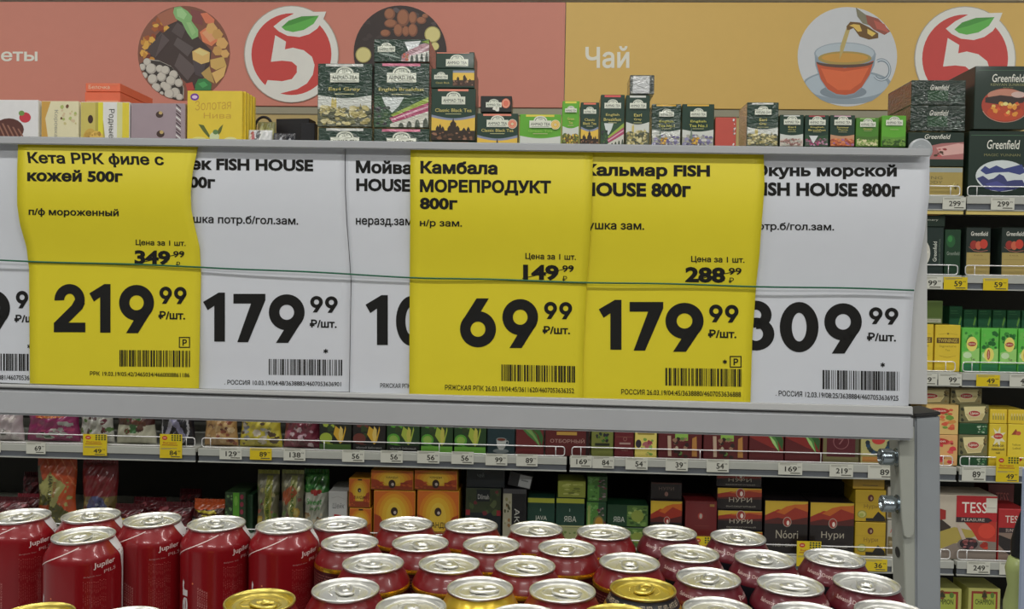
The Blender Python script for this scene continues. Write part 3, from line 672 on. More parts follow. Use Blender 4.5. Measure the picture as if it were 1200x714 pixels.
box('tea_carton', 'low dark tea carton with orange flowers, third of the low five', (972.5, 135, 1002, 172), .08, G1, n_small('b08c98', ['Summer', 'Thyme'], lambda P: flowers(P, .62, ('a85a34', 'b8744a', '8c4434', '8a5a7a', 'a8683c'), 13, 'a0785c'), G1, pv=.2), 'tea', TG, None)
box('tea_carton', 'low mid-green tea carton with pale blossoms, fourth of the low five', (1003, 138, 1030, 172), .08, '3c6a20', n_small('7a9a5c', ['Green'], lambda P: flowers(P, .62, ('a8a87c', '8a9a5c', '5c7a34', 'b8b48c'), 14, '3c5c22'), G1, pv=.2), 'tea', TG, None)
box('tea_carton', 'bright green tea carton with leaf picture, last of the low five', (1033, 135.5, 1062, 172), .08, '4c8a26', n_small('4c8a26', [''], lambda P: flowers(P, .66, ('4a6a2c', '6a8a3c', '2c4a1c', '5a7a34'), 15, '4c7a2a'), G1, pv=.2), 'tea', TG, None, side='3c6a20')
# hidden cartons that carry the low front row
for i, (xa, xb) in enumerate(((658.5, 702), (703.5, 761.5), (763.5, 837), (838, 863), (875, 942), (943, 1002), (1003, 1062), (558.5, 657.5))):
    box('tea_carton', 'lower tea carton hidden behind the rack, carrying the %s' % ('narrow green and first skyline cartons', 'viaduct carton and its neighbour', 'two violet flower cartons', 'brick red carton', 'sepia town carton and first low carton', 'second and third low cartons', 'two low green cartons', 'red-sealed and yellow-sealed cartons')[i], (xa, 173 if i < 7 else 195, xb, 225), .1, G2, None, 'tea', 'hidden tea cartons', 1)

# --- dark cartons with white script, right end of the top shelf
def script(P, u0, v0, u1, v1, t='Greenfield', col='b9bbb0'): P.part = 'script_lettering'; P.text(t, u0, v0, u1, v1, col, .006, 2, shear=.12); P.part = 'front_print'
def a_gtop(P):
    P.poly([(.02, .03), (.98, .03), (.7, .5), (.98, .97), (.02, .97), (.3, .5)], '14241b'); P.rect(.3, .42, .68, .85, '1a3a22')
    for a, b in (((0, 0), (.32, .5)), ((.98, .02), (.7, .45)), ((.3, .5), (.02, .95)), ((.68, .5), (.98, .95))): P.line([a, b], .008, .0, '4c5c52')
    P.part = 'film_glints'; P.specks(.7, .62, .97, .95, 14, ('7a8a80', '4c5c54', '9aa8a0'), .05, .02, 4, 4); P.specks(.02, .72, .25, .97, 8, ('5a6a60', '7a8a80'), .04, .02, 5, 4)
    script(P, .33, .18, .67, .4)
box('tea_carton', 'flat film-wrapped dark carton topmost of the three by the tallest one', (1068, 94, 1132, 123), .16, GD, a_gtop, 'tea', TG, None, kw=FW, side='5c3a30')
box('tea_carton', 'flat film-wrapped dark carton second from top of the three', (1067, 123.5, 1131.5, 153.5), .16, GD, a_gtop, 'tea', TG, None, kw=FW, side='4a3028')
def a_gpink(P):
    script(P, .28, .05, .74, .19); P.part = 'tea_picture'; P.poly([(.25, .45), (.6, .32), (1, .28), (1, .8), (.15, .8), (.2, .55)], '8c5a58'); P.poly([(.5, .45), (.9, .32), (1, .34), (1, .62), (.6, .7)], 'b08a84'); P.specks(.3, .45, .7, .75, 14, ('7a2a2a', '3a2a1c', '9c4a4a'), .06, .05, 3)
box('tea_carton', 'dark tea carton with a pink picture lowest of the script-lettered three', (1064, 155, 1130, 195), .14, GD, a_gpink, 'tea', TG, None)
def a_kh(P):
    P.part = 'pale_band'; P.rect(0, .0, 1, .16, '7f8783'); P.part = 'lettering'; P.text('SPRING', .1, .3, .62, .41, '5a5434', .0); P.text('MELODY', .1, .46, .62, .57, '5a5434', .0); P.part = 'sprig_picture'; P.poly([(.75, .75), (.86, .5), (.8, .78)], 'a09a60'); P.poly([(.84, .7), (.93, .55), (.88, .78)], '4a4420')
box('tea_carton', 'khaki tea carton with a grey band under the pink picture carton', (1066, 196, 1128.5, 226), .14, '8a7a44', a_kh, 'tea', TG, 1)
def a_ken(P):
    P.line([(.05, .06), (.95, .06)], .0, .006, '3a5a40'); script(P, .32, .12, .95, .25); P.part = 'lettering'; P.text('KENYAN SUNRISE', .3, .27, .96, .31, '7a7a50', .0); P.text('BLACK TEA', .55, .33, .75, .345, '7a7a50', .0)
    P.part = 'oval_picture'; P.ell(.6, .62, .47, .27, '8c3424', 32); P.ell(.6, .46, .36, .1, '9c6a58'); P.poly([(.2, .5), (.5, .46), (1.0, .5), (.95, .58), (.6, .62), (.2, .58)], '2c201c'); P.ell(.85, .45, .14, .05, 'a89088'); P.ell(.6, .74, .36, .13, '9a3a20'); P.specks(.3, .55, .9, .8, 24, ('b87a30', 'b04a28', 'c09a50', '7c2c1c'), .07, .05, 3); P.ell(.6, .6, .05, .03, 'd0b070')
    P.ring(.6, .62, .48, .28, .03, '9c7c6c', 20, 160)
box('tea_carton', 'tallest dark tea carton with a glowing red oval picture', (1142, 77.5, 1203, 151.5), .16, GD, a_ken, 'tea', TG, None, kw=dict(coat=.5), side='262c28')
def a_mag(P):
    P.line([(.02, .06), (.98, .06)], .0, .008, '3a5a40'); script(P, .3, .13, .87, .27); P.part = 'lettering'; P.text('MAGIC YUNNAN', .26, .34, .9, .38, '6a6a44', .0)
    P.part = 'oval_picture'; P.ell(.58, .68, .46, .24, 'a9b0b0', 32)
    P.poly([(.2, .6), (.28, .53), (.36, .57), (.48, .52), (.62, .57), (.75, .54), (.93, .5), (1, .62), (.9, .66), (.7, .62), (.45, .63), (.3, .66)], '2e3766')
    P.poly([(.14, .72), (.25, .68), (.35, .74), (.44, .72), (.54, .65), (.62, .68), (.68, .76), (.8, .74), (.95, .74), (1, .82), (.8, .89), (.55, .92), (.3, .88)], '30345c'); P.poly([(.3, .8), (.5, .76), (.7, .84), (.6, .91), (.4, .9)], '3c3f74')
box('tea_carton', 'dark tea carton with an oval of blue misty mountains', (1135, 153.5, 1203, 226), .14, GD, a_mag, 'tea', TG, 1, kw=dict(coat=.5))

# --- second shelf, right of the price cards
G2_ = 'tea cartons on the second shelf'
def a_oval(P):
    P.part = 'oval_picture'; P.ell(.3, .55, .3, .3, 'a4a39a', 24); P.specks(.05, .3, .55, .82, 26, ('2e2c2a', '5a4c40', '8c8478', 'b4b2a8'), .09, .04, 4)
    P.part = 'script_lettering'; P.text('Greenfield', .68, .3, .8, .72, 'b0b4aa', .004, rot=-90); P.part = 'lettering'; P.text('ENGLISH EDITION', .86, .25, .91, .8, '5a6a5c', .0, rot=-90)
box('tea_carton', 'dark carton with a white oval and sideways script, second shelf', (1067, 266, 1106, 321), .1, '16231f', a_oval, 'tea', G2_, 2)
def a_ner(P): P.part = 'lettering'; P.text('Summery', .2, .4, .8, .62, 'a0a498', .004); P.part = 'amber_picture'; P.ell(.6, .02, .35, .12, '8c6434', 16, 0, 180)
box('tea_carton', 'dark carton with amber top lying on the white oval carton', (1068, 250, 1108, 265.5), .1, '1a2a20', a_ner, 'tea', G2_, None)
def a_dg(P): P.part = 'leaf_picture'; P.ell(.35, .25, .3, .14, '1f4a28'); P.ell(.3, .2, .15, .07, '2c6a34'); P.part = 'lettering'; P.text('Greenfield', .1, .48, .95, .56, '7a8478', .0)
box('tea_carton', 'very dark green carton right of the white oval carton', (1107, 269, 1126, 321), .1, '15301d', a_dg, 'tea', G2_, 2)
def a_red(P):
    P.part = 'lower_panel'; P.rect(0, .52, 1, 1, '8a7a48'); P.text('tea', .3, .56, .7, .59, '6a5c34', .0); P.rect(.1, .66, .9, .665, '6a5c34'); P.part = 'berry_picture'; P.ell(.3, .36, .16, .09, '7c2a24'); P.ell(.5, .37, .13, .09, 'a0503a'); P.ell(.72, .34, .17, .1, '9c3428'); P.line([(.08, .4), (.3, .48), (.6, .5), (.9, .47)], .0, .012, '8c5a48'); script(P, .16, .08, .88, .17)
box('tea_carton', 'berry-pictured carton with beige lower half, left of two on second shelf', (1132, 266.5, 1161, 321), .06, '1a241f', a_red, 'tea', G2_, 2)
box('tea_carton', 'berry-pictured carton with beige lower half, right of two on second shelf', (1173.5, 266.5, 1203, 321), .06, '1a241f', a_red, 'tea', G2_, 2)

# --- third shelf
G3_ = 'tea cartons on the third shelf'
def a_tw(P):
    P.part = 'name_band'; P.rect(.04, .27, .96, .39, '4a3a1c'); P.text('TWININGS', .1, .29, .9, .37, 'b09a44', .01); P.part = 'lettering'; P.text('Signature', .15, .43, .85, .49, '7c6a24', .0); P.text('Tea', .4, .52, .6, .56, '7c6a24', .0); P.line([(.1, .2), (.5, .17), (.9, .2)], 0, .006, '8a7424'); P.ell(.5, .18, .05, .02, '6a5a20', 8); P.line([(.15, .66), (.5, .7), (.85, .66)], 0, .006, '8a7424')
for i, (a, b) in enumerate(((1062, 1094), (1095.5, 1125.5))): box('tea_carton', 'yellow tea carton with a brown name band, %s of two' % ('left', 'right')[i], (a, 380 + i, b, 434), .08, 'b09a2c', a_tw, 'tea', G3_, 3)
def a_gbx(P): P.part = 'pale_label'; P.rect(.03, .8, .95, .97, '8a8c78'); P.text('Twinings', .25, .84, .8, .93, '5a5c4c', .0); P.part = 'green_panel'; P.rect(.02, .05, .98, .74, '3e4f1f')
box('tea_carton', 'dull green carton with a pale label on the yellow cartons', (1080, 352.5, 1105, 379.5), .07, '4a5a30', a_gbx, 'tea', G3_, None, kw=dict(coat=.7))
def a_lg(k):
    def f(P):
        P.part = 'leaf_picture'; P.specks(0, .05, 1, .5, 16, ('2c6a2a', '3c8434', '1e5424', '5a9a44'), .22, .08, k); P.poly([(0, .55), (.5, .5), (1, .45), (1, .8), (0, .8)], '7aa85a'); P.ell(.3, .62, .25, .07, 'a0b890')
        P.part = 'yellow_sun'
        if k % 2: P.ell(.55, .6 - .24, .32, .17, 'c0b25a', 18); P.part = 'name_plate'; P.ell(.55, .36, .25, .055, '8c3a30'); P.text('Lipton', .36, .335, .74, .385, 'c0b8a0', .01); P.part = 'lettering'; P.text('Tea', .5, .68, .75, .74, '4a3a3c', .01)
        else: P.ell(.45, .6, .3, .16, 'c0b25a', 18); P.part = 'name_plate'; P.ell(.42, .6, .1, .12, '8c3a30'); P.text('Lipton', .37, .52, .47, .68, 'c0b8a0', .01, rot=-90)
        P.rect(0, .82, 1, 1, '22603c')
    return f
for i, (a, b) in enumerate(((1127, 1148.5), (1149.5, 1170.5), (1171.5, 1192), (1193, 1213))):
    box('tea_carton', 'light green tea carton with a yellow sun, %s from the yellow cartons' % ('first', 'second', 'third', 'fourth')[i], (a, 384.5 + i * .4, b, 434), .07, '4c9a3c', a_lg(i + 1), 'tea', G3_, 3)
def a_dk(P): P.part = 'leaf_picture'; P.poly([(.7, .75), (.85, .4), (.95, .5), (.8, .8)], '5c8a3c'); P.rect(.1, .2, .6, .23, '3c7048'); P.rect(.1, .3, .7, .32, '3c7048'); P.ell(.75, .88, .1, .06, '7a9a5c'); P.rect(.05, .8, .6, .82, '2f6040')
for i in range(6): box('tea_carton', 'dark green carton in the back row of the third shelf, %s from the left' % ('first', 'second', 'third', 'fourth', 'fifth', 'sixth')[i], (1111.5 + i * 17.0, 359 + min(i, 1) * 3.5 + i * .3, 1127.5 + i * 17.0, 434), .07, '1c5034', lambda P: None, 'tea', G3_, 3, YF + .09)
for o in [o for o in C.objects if o.name.startswith('tea_carton') and 'back row of the third' in o.get('label', '')]:
    P = Print(lambda u, v, l: (-.018 + u * .036, -l, .175 - v * .07), 2.5e-5); P.w = .04; P.h = .07; P.kw = dict(BOXKW); a_dk(P); P.done(o)

# --- fourth shelf right
G4_ = 'tea cartons on the fourth shelf by the post'
def a_cup(P):
    P.part = 'cup_picture'; P.poly([(.12, .1), (.9, .05), (.88, .5), (.78, .85), (.3, .9), (.18, .6)], 'b3a97c'); P.poly([(.2, .5), (.85, .45), (.8, .8), (.32, .85)], 'a3966a')
    P.specks(0, .1, .14, .95, 8, ('2a2c1e', '5a5434'), .08, .14, 3); P.specks(.86, .1, 1, .95, 8, ('6a5c34', '3c3420'), .08, .14, 4)
    P.part = 'name_plate'; P.ell(.5, .48, .22, .2, 'b0a890'); P.ell(.5, .48, .2, .16, '8a2e2a'); P.text('Lipton', .36, .38, .64, .58, 'c4bca8', .01)
box('tea_carton', 'cream carton with red oval under the third shelf, left of two', (1066, 455, 1113, 474), .12, '6f6848', a_cup, 'tea', G4_, None, Y=YF + .02)
box('tea_carton', 'cream carton with red oval under the third shelf, right of two', (1114, 455, 1151, 474), .12, '6f6848', a_cup, 'tea', G4_, None, Y=YF + .02)
def a_peach(k):
    def f(P):
        P.part = 'fruit_picture'; P.specks(0, .1, 1, .95, 22, (('b0583a', 'a8743c', '5c7a34', 'b89a5c', 'a84a34') if k else ('a8343a', 'b0503c', '8a2a2c', 'c09a64', 'b04a44')), .16, .1, 3 + k)
        P.part = 'name_plate'; P.ell(.38, .2, .34, .11, '94302a'); P.text('Lipton', .16, .15, .6, .25, 'c4bca8', .01)
    return f
box('tea_carton', 'peach-patterned carton above the berry-patterned one beside the post', (1085, 474.5, 1123.5, 509.5), .1, 'b0955c', a_peach(1), 'tea', G4_, None)
box('tea_carton', 'berry-patterned carton below the peach one beside the post', (1085, 510, 1122.5, 546), .1, 'b08a58', a_peach(0), 'tea', G4_, 4)
box('tea_carton', 'cream carton with red oval, upper one above the dark green strip', (1124.5, 474.5, 1159, 496), .1, '5c5a3c', a_cup, 'tea', G4_, None)
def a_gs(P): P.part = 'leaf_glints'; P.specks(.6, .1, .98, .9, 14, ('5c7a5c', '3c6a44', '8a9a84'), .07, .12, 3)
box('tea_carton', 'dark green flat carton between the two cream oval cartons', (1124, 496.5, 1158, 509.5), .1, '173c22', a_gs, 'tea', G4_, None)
box('tea_carton', 'cream carton with red oval, lower one standing on a dark green carton', (1123.5, 510, 1157.5, 534.5), .1, '5c5a3c', a_cup, 'tea', G4_, None)
box('tea_carton', 'dark green flat carton lowest in the stack behind the wire guard', (1123.5, 535, 1157.5, 546), .1, '173c22', a_gs, 'tea', G4_, 4)
def a_ytop(P):
    P.part = 'pictogram_row'
    for i in range(5): P.rect(.12 + i * .16, .3, .22 + i * .16, .75, '8c8038')
    for i in range(5): P.ell(.17 + i * .16, .35, .04, .12, 'b8a868')
box('tea_carton', 'flat yellow carton with a row of pictograms, left of two', (1160, 480, 1180.5, 496.5), .09, 'b59e2c', a_ytop, 'tea', G4_, None)
box('tea_carton', 'flat yellow carton with a row of pictograms, right of two', (1181.5, 480.5, 1203, 497), .09, 'b59e2c', a_ytop, 'tea', G4_, None)
def a_yb(P):
    P.part = 'white_burst'; P.poly([(.5 + (.48 if i % 2 else .2) * math.cos(i * .45), .3 + (.26 if i % 2 else .12) * math.sin(i * .45)) for i in range(14)], 'b8b49a'); P.part = 'name_plate'; P.ell(.5, .28, .28, .07, '94302a'); P.text('Lipton', .3, .25, .7, .31, 'c4bca8', .01); P.part = 'lettering'; P.text('ЖИВОЙ', .15, .47, .85, .53, '2a2a20', .02); P.text('ЛИМОНЫЙ', .1, .56, .9, .62, '2a2a20', .02); P.text('ЧАЙ', .38, .65, .62, .7, '2a2a20', .02)
box('tea_carton', 'yellow carton with a white burst and red oval beside the cream stack', (1159, 497, 1180, 546), .09, 'b09c2e', a_yb, 'tea', G4_, 4)
def a_ys(P): P.part = 'pyramid_picture'; P.poly([(.15, .24), (.4, .1), (.6, .24)], '7c3a24'); P.ell(.55, .2, .15, .05, '9c4a34'); P.part = 'lettering'; P.text('Yellow', .2, .45, .7, .5, '6a6020', .0); P.text('Label', .25, .53, .7, .58, '6a6020', .0); P.part = 'name_plate'; P.ell(.5, .82, .3, .06, '94302a')
box('tea_carton', 'yellow carton with a brown pyramid, right of the white burst carton', (1181, 497.5, 1203, 546), .09, 'b8a530', a_ys, 'tea', G4_, 4)

# --- fifth shelf right, sixth shelf
def a_tess(P):
    P.part = 'berry_picture'; P.poly([(0, .32), (.25, .5), (.15, .7), (0, .7)], '2c2420'); P.poly([(0, .6), (.3, .5), (.62, .55), (.7, .62), (.35, .75), (0, .88)], '8a7c3c'); P.poly([(0, .9), (.3, .76), (1, .7), (1, 1), (0, 1)], '6a6058')
    P.poly([(.45, .4), (1, .3), (1, .72), (.7, .7), (.6, .55)], '94281e'); P.ell(.84, .55, .14, .12, 'a83426'); P.poly([(0, .2), (.16, .24), (.16, .38), (0, .4)], '7c1f1c')
    P.ell(.55, .77, .19, .11, '5c5450'); P.ell(.55, .76, .15, .09, '1c1418'); P.specks(.42, .68, .68, .84, 12, ('5c2c2c', '2c1c24', '7a4a4a'), .06, .035, 3); P.poly([(.33, .45), (.38, .45), (.5, .68), (.44, .7)], '9a8c80'); P.specks(.7, .7, .9, .86, 8, ('a03424', '7c2018'), .06, .04, 6)
    P.part = 'red_panel'; P.rect(.33, .0, 1, .4, '8e1a20'); P.part = 'name_lettering'; P.text('TESS', .42, .1, .84, .27, 'c0b4ac', .008); P.part = 'dark_ribbon'; P.poly([(.33, .34), (.86, .34), (.93, .38), (.86, .42), (.33, .42)], '261c20'); P.text('PLEASURE', .42, .355, .8, .4, 'a0958c', .004)
    P.part = 'white_sticker'; P.rect(.82, .03, 1, .26, 'aaa89c'); P.rect(.84, .18, .98, .19, '8a8880')
box('tea_carton', 'wide red and white carton with berries in a spoon, fifth shelf', (1096, 580.5, 1168.5, 654), .1, '9a9284', a_tess, 'tea', 'tea cartons on the fifth shelf by the post', 5)
def a_tess2(P): P.part = 'name_lettering'; P.text('TESS', .22, .12, .8, .26, 'b0a49c', .008); P.part = 'dark_ribbon'; P.rect(0, .36, 1, .46, '261c20'); P.text('SUNRISE', .25, .38, .75, .44, '9a8c84', .004); P.part = 'tea_picture'; P.rect(0, .46, 1, 1, '6a5a50'); P.poly([(0, .5), (.6, .62), (1, .9), (1, 1), (.5, .95), (0, .7)], '1c1818'); P.poly([(.5, .5), (1, .46), (1, .7)], '8a3024')
box('tea_carton', 'narrower red carton partly cut by the right edge, fifth shelf', (1169.5, 597, 1204, 654), .1, '8a1c20', a_tess2, 'tea', 'tea cartons on the fifth shelf by the post', 5)
box('tea_carton', 'dim red carton standing behind the berries and spoon carton', (1157, 567.5, 1188, 640), .08, '5c1a1e', lambda P: (setattr(P, 'part', 'name_lettering'), P.text('TESS', .3, .13, .8, .3, 'a04a48', .006)), 'tea', 'tea cartons on the fifth shelf by the post', 5, YF + .13)
def a_champ(P): P.part = 'red_frame'; P.rect(.08, .04, .92, 1, '7c2c20'); P.rect(.14, .08, .86, 1, '8f9a3e'); P.part = 'lettering'; P.text('CHAMPION', .2, .17, .8, .26, '2c3a14', .02); P.part = 'crest'; P.ell(.5, .1, .08, .08, '5c3a1c'); P.poly([(.4, .14), (.5, .04), (.6, .14)], '2c2c18'); P.part = 'horse_picture'; P.ell(.45, .48, .2, .14, 'b08a70'); P.ell(.75, .1, .06, .05, '4c6a2c')
for i, (a, b) in enumerate(((1080, 1126.5), (1134, 1172))): box('tea_carton', 'yellow-green carton with a red frame on the lowest shelf, %s of two' % ('left', 'right')[i], (a, 690, b, 790), .09, '9c9c58', a_champ, 'tea', 'tea cartons on the lowest shelf', 6, Y=YF + .02, kw=dict(coat=.2))
#@@LOWER@@
GAIN = 1.15                                    # reduced albedo scale: shade of the lower shelves put into these goods' colours
# ------------------------------------------------------------------ fourth shelf under the rack beam, left to right
SB = 'sweets pouches on the fourth shelf'
def a_z(P):
    P.part = 'pouch_pattern'; P.rect(0, 0, 1, 1, '7c2450'); P.specks(.2, .55, .95, .95, 16, ('2f5a34', 'a9aaa0', '8a8a84', '9a3a5c'), .14, .07, 2); P.poly([(.25, .38), (.8, .36), (.8, .47), (.25, .5)], 'a8402c')
    P.part = 'lettering'; P.text('Zefir', .28, .38, .78, .49, 'b8743c', .02)
blob('sweets_pouch', 'white and pink sweets pouch at the left edge, fourth shelf', (-16, 462, 21, 514), .06, 'a3989a', sp(('b0aaa8', '8c2c4c', '6a6a64', '9c4a64', 'c0b8b4'), 30, 3, .16, .1), 'pouch', YF, 4, SB)
blob('sweets_pouch', 'magenta sweets pouch with an orange inscription', (24, 462, 87, 514), .07, '7c2450', a_z, 'pouch', YF, 4, SB)
blob('sweets_pouch', 'whitish sweets pouch with dark cherry print behind the promo tag', (88, 462, 128, 516), .06, 'a4a49c', sp(('5a2a34', '3c2424', '4a6a34', 'b4b4ac', '8c8c84'), 40, 9, .12, .08), 'pouch', YF, 4, SB)
def a_cr(P): P.part = 'pouch_pattern'; P.rect(0, .1, 1, .62, '402420'); P.specks(.15, .4, .85, .8, 22, ('5a3424', '2e5c2c', '3c2420', '4c2e20'), .12, .08, 4); P.poly([(0, .7), (.4, .85), (.8, .7), (1, .8), (1, 1), (0, 1)], 'a8a692')
blob('sweets_pouch', 'cream sweets pouch with a dark brown chocolate picture', (131, 462, 178, 517), .06, 'a6a490', a_cr, 'pouch', YF, 4, SB)
def a_blk(P):
    P.part = 'pouch_pattern'; P.ring(.5, .62, .42, .38, .1, 'a0a0a4'); P.poly([(.15, .85), (.45, .4), (.55, .5), (.3, .9)], '8c8a98'); P.poly([(.85, .85), (.55, .4), (.45, .5), (.7, .9)], '7a7890')
blob('sweets_pouch', 'black sweets pouch with a pale crossed emblem', (182, 462, 224, 519), .06, '1b1a20', a_blk, 'pouch', YF, 4, SB)
blob('sweets_pouch', 'gold and brown sweets pouch first right of the shelf seam', (235, 465, 275, 517), .06, '9c7c50', sp(('b09468', '5c2c20', 'c0a884', '7a4430', 'a8885a'), 44, 12, .13, .07), 'pouch', YF, 4, SB)
blob('sweets_pouch', 'yellow, grey and brown sweets pouch in the middle of the fourth shelf sweets', (277, 465, 327, 518), .06, 'a89c34', sp(('b8ac3c', '6a6c74', '8a8a88', '4a3a28', '7c7a34', 'b0a898'), 60, 13, .12, .07), 'pouch', YF, 4, SB)
blob('sweets_pouch', 'maroon and pale pink sweets pouch beside the lemon tea cartons', (329, 465, 373, 519), .06, '6a2a38', sp(('a88a94', '4a1a20', '8c4c5c', 'b8a4a8', '5c2430'), 54, 14, .12, .07), 'pouch', YF, 4, SB)
T4 = 'tea cartons on the fourth shelf'
def a_lime(side, bloom, strip):
    def f(P):
        P.part = 'fruit_picture'
        P.specks(0, .3, .5, .95, 10, (side, '2c3a1c'), .12, .09, 3); P.ell(.2, .72, .2, .13, side, 16); P.ell(.2, .72, .14, .09, '7a9a44' if bloom != 'b8922c' else side, 12)
        for i, c in enumerate((bloom, 'a8a448' if bloom == '8fa03c' else 'c0a85c', bloom)):
            P.poly([(.66, .85), (.44 + i * .16, .62), (.5 + i * .16, .42), (.64 + i * .1, .5), (.74, .8)], c)
        P.part = 'lower_strip'; P.rect(0, .86, 1, 1, strip)
        if strip == '121412': P.text('чёрный байховый', .1, .9, .9, .96, '9a9a98', .0)
    return f
T = [((374, 412), '1c1e16', ('8a9a34', 'b8922c', '3c5a24'), 'black tea carton with a golden bloom and lemon at left'),
     ((413, 452), '1a1614', ('5c2c24', 'b8922c', '121412'), 'black tea carton with a golden bloom and brown fruit'),
     ((453, 492), '1f3a1c', ('4c8a2c', '8fa03c', '121412'), 'tea carton with lime and green bloom over a black strip'),
     ((493, 531), '1f3a1c', ('4c8a2c', '8fa03c', '4c7a2a'), 'lime green bloom carton, left of the two without black strip'),
     ((532, 570), '1f3a1c', ('4c8a2c', '8fa03c', '4c7a2a'), 'lime green bloom carton, right of the two without black strip')]
for (a, b), body, args, lb in T: box('tea_carton', lb, (a, 478, b, 540), .08, body, a_lime(*args), 'tea', T4, 4)
def a_cupd(P): P.part = 'cup_picture'; P.ell(.5, .93, .3, .05, '6c7474'); P.poly([(.32, .66), (.7, .66), (.66, .84), (.58, .9), (.44, .9), (.36, .84)], 'a3a6a2'); P.ell(.51, .67, .19, .045, '7c8280'); P.ell(.51, .67, .16, .03, '5c2a1c'); P.ring(.73, .74, .06, .05, .3, 'a3a6a2')
box('tea_carton', 'dark teal tea carton with a white teacup on the fourth shelf', (571, 480, 603.5, 540), .08, '172c30', a_cupd, 'tea', T4, 4)
def a_leaf(P): P.part = 'leaf_picture'; P.poly([(.2, .42), (.5, .4), (.75, .55), (.92, .85), (.7, .7), (.45, .58)], '3c6a34'); P.poly([(.3, .43), (.55, .45), (.8, .68), (.92, .85), (.6, .58)], '6a8a4c'); P.poly([(.5, .38), (.8, .36), (1, .6), (.95, .8), (.8, .55)], '2c5428'); P.part = 'lettering'; P.text('принцесса', .2, .8, .8, .86, '6a3430', .0)
def a_otb(P): P.part = 'gold_ribbon'; P.rect(.25, .48, .72, .55, 'a8843c'); P.part = 'name_lettering'; P.text('ОТБОРНЫЙ', .1, .62, .9, .72, '9c7c74', .006); P.part = 'dark_side'; P.rect(.93, 0, 1, 1, '1c0c0e')
box('tea_carton', 'dark red tea carton with green leaves left of the gold ribbon one', (604.5, 480, 637.5, 540), .08, '5c1f20', a_leaf, 'tea', T4, 4)
box('tea_carton', 'wide dark red tea carton with a gold ribbon and capital lettering', (639, 480, 691, 540), .08, '521a1a', a_otb, 'tea', T4, 4)
def a_cur(P): P.part = 'currant_picture'; P.specks(.15, .45, .85, .68, 16, ('1c1c20', '2c4a1c', '24242c', '3c6a24'), .1, .05, 3); P.part = 'dark_label'; P.rect(.15, .7, .85, .76, '1c2010')
box('tea_carton', 'olive tea carton with blackcurrants right of the second shelf seam', (693, 482, 719, 540), .07, '6a7034', a_cur, 'tea', T4, 4)
def a_mar(P): P.part = 'crest'; P.ring(.55, .6, .1, .05, .3, '8a5c54'); P.part = 'pale_label'; P.rect(.25, .68, .85, .72, '9a8078'); P.part = 'gold_lines'; P.rect(.05, .55, .95, .56, '7c4a3c'); P.text('чай', .35, .82, .7, .87, '8a5c54', .0)
box('tea_carton', 'maroon tea carton with a small round crest, fourth shelf', (720, 482, 743, 541), .07, '5c1a20', a_mar, 'tea', T4, 4)
def a_fr(P): P.part = 'fruit_picture'; P.ell(.15, .7, .14, .09, '2a2430'); P.ell(.55, .72, .22, .07, '9c5a5c'); P.specks(.2, .55, .9, .95, 12, ('5c7a34', 'b0a85c', '8a3a44', '7a9a4c'), .12, .05, 3); P.rect(.1, .42, .9, .5, '8a7a34')
box('tea_carton', 'yellow tea carton with dark plum and pink fruit, fourth shelf', (744, 482, 770, 541), .07, 'a89c50', a_fr, 'tea', T4, 4)
def a_twr(P):
    P.part = 'figure_picture'; P.poly([(.2, .5), (.28, .5), (.3, .95), (.22, .95)], 'b09a84'); P.rect(.38, .42, .68, .6, '6a8a3c'); P.specks(.3, .5, .72, .98, 18, ('2c1c18', 'a8a088', '5a7a3c', '3c2420', '8a6a54'), .07, .06, 3); P.poly([(.78, .55), (.88, .5), (.9, .95), (.78, .95)], 'a8763c')
for i, (a, b) in enumerate(((771.5, 823), (824.5, 877))): box('tea_carton', 'dark red tea carton with pale and green figures, %s of two' % ('left', 'right')[i], (a, 484, b, 541), .08, '54191c', a_twr, 'tea', T4, 4)
def a_lf2(P): P.part = 'leaf_picture'; P.poly([(.0, .5), (.3, .6), (.6, .7), (1, .8), (1, .45), (0, .3)], '7c2420'); P.poly([(.4, .38), (.62, .36), (.8, .5), (.9, .82), (.75, .7), (.6, .52)], '4a7a3c'); P.poly([(.62, .36), (.85, .36), (1, .55), (.98, .78), (.85, .6)], '2c5428'); P.poly([(.55, .42), (.75, .58), (.88, .8), (.68, .62)], '7a9a5c'); P.part = 'lettering'; P.text('принцесса', .15, .76, .75, .83, '6a3430', .0)
for i, (a, b) in enumerate(((878, 919), (920, 962))): box('tea_carton', 'red tea carton with bright green leaves, %s of the pair by the maroon circle' % ('left', 'right')[i], (a, 485, b, 542), .08, '54171a', a_lf2, 'tea', T4, 4)
def a_circ(P): P.part = 'olive_border'; P.rect(0, 0, .1, 1, '6a6440'); P.rect(.9, 0, 1, 1, '4c4830'); P.rect(0, .88, 1, 1, '6a6440'); P.part = 'ring_emblem'; P.ring(.5, .56, .22, .16, .08, '8c5a5c'); P.text('7', .42, .5, .58, .62, '8c5a5c', .0)
box('tea_carton', 'maroon tea carton with a thin ring emblem and olive border', (964, 486, 1007.5, 543), .08, '521a22', a_circ, 'tea', T4, 4)
def a_blu(P): P.part = 'berry_wreath'; 
def a_blu(P):
    P.part = 'berry_wreath'
    for i in range(13):
        t = PI * (.02 + .96 * i / 12); P.ell(.5 + .32 * math.cos(t), .55 + .24 * math.sin(t), .07, .05, ('1f2a34', '2c3c3a', '24405a')[i % 3], 10)
    P.part = 'name_plate'; P.ell(.5, .5, .2, .1, '94302a'); P.part = 'orange_foot'; P.rect(.03, .86, .97, .97, 'b07a3c'); P.part = 'yellow_edge'; P.rect(.88, 0, 1, .85, 'b8982c')
box('tea_carton', 'cream tea carton with a blueberry wreath beside the bolted plate', (1009, 487, 1050, 544), .08, 'aca66c', a_blu, 'tea', T4, 4)

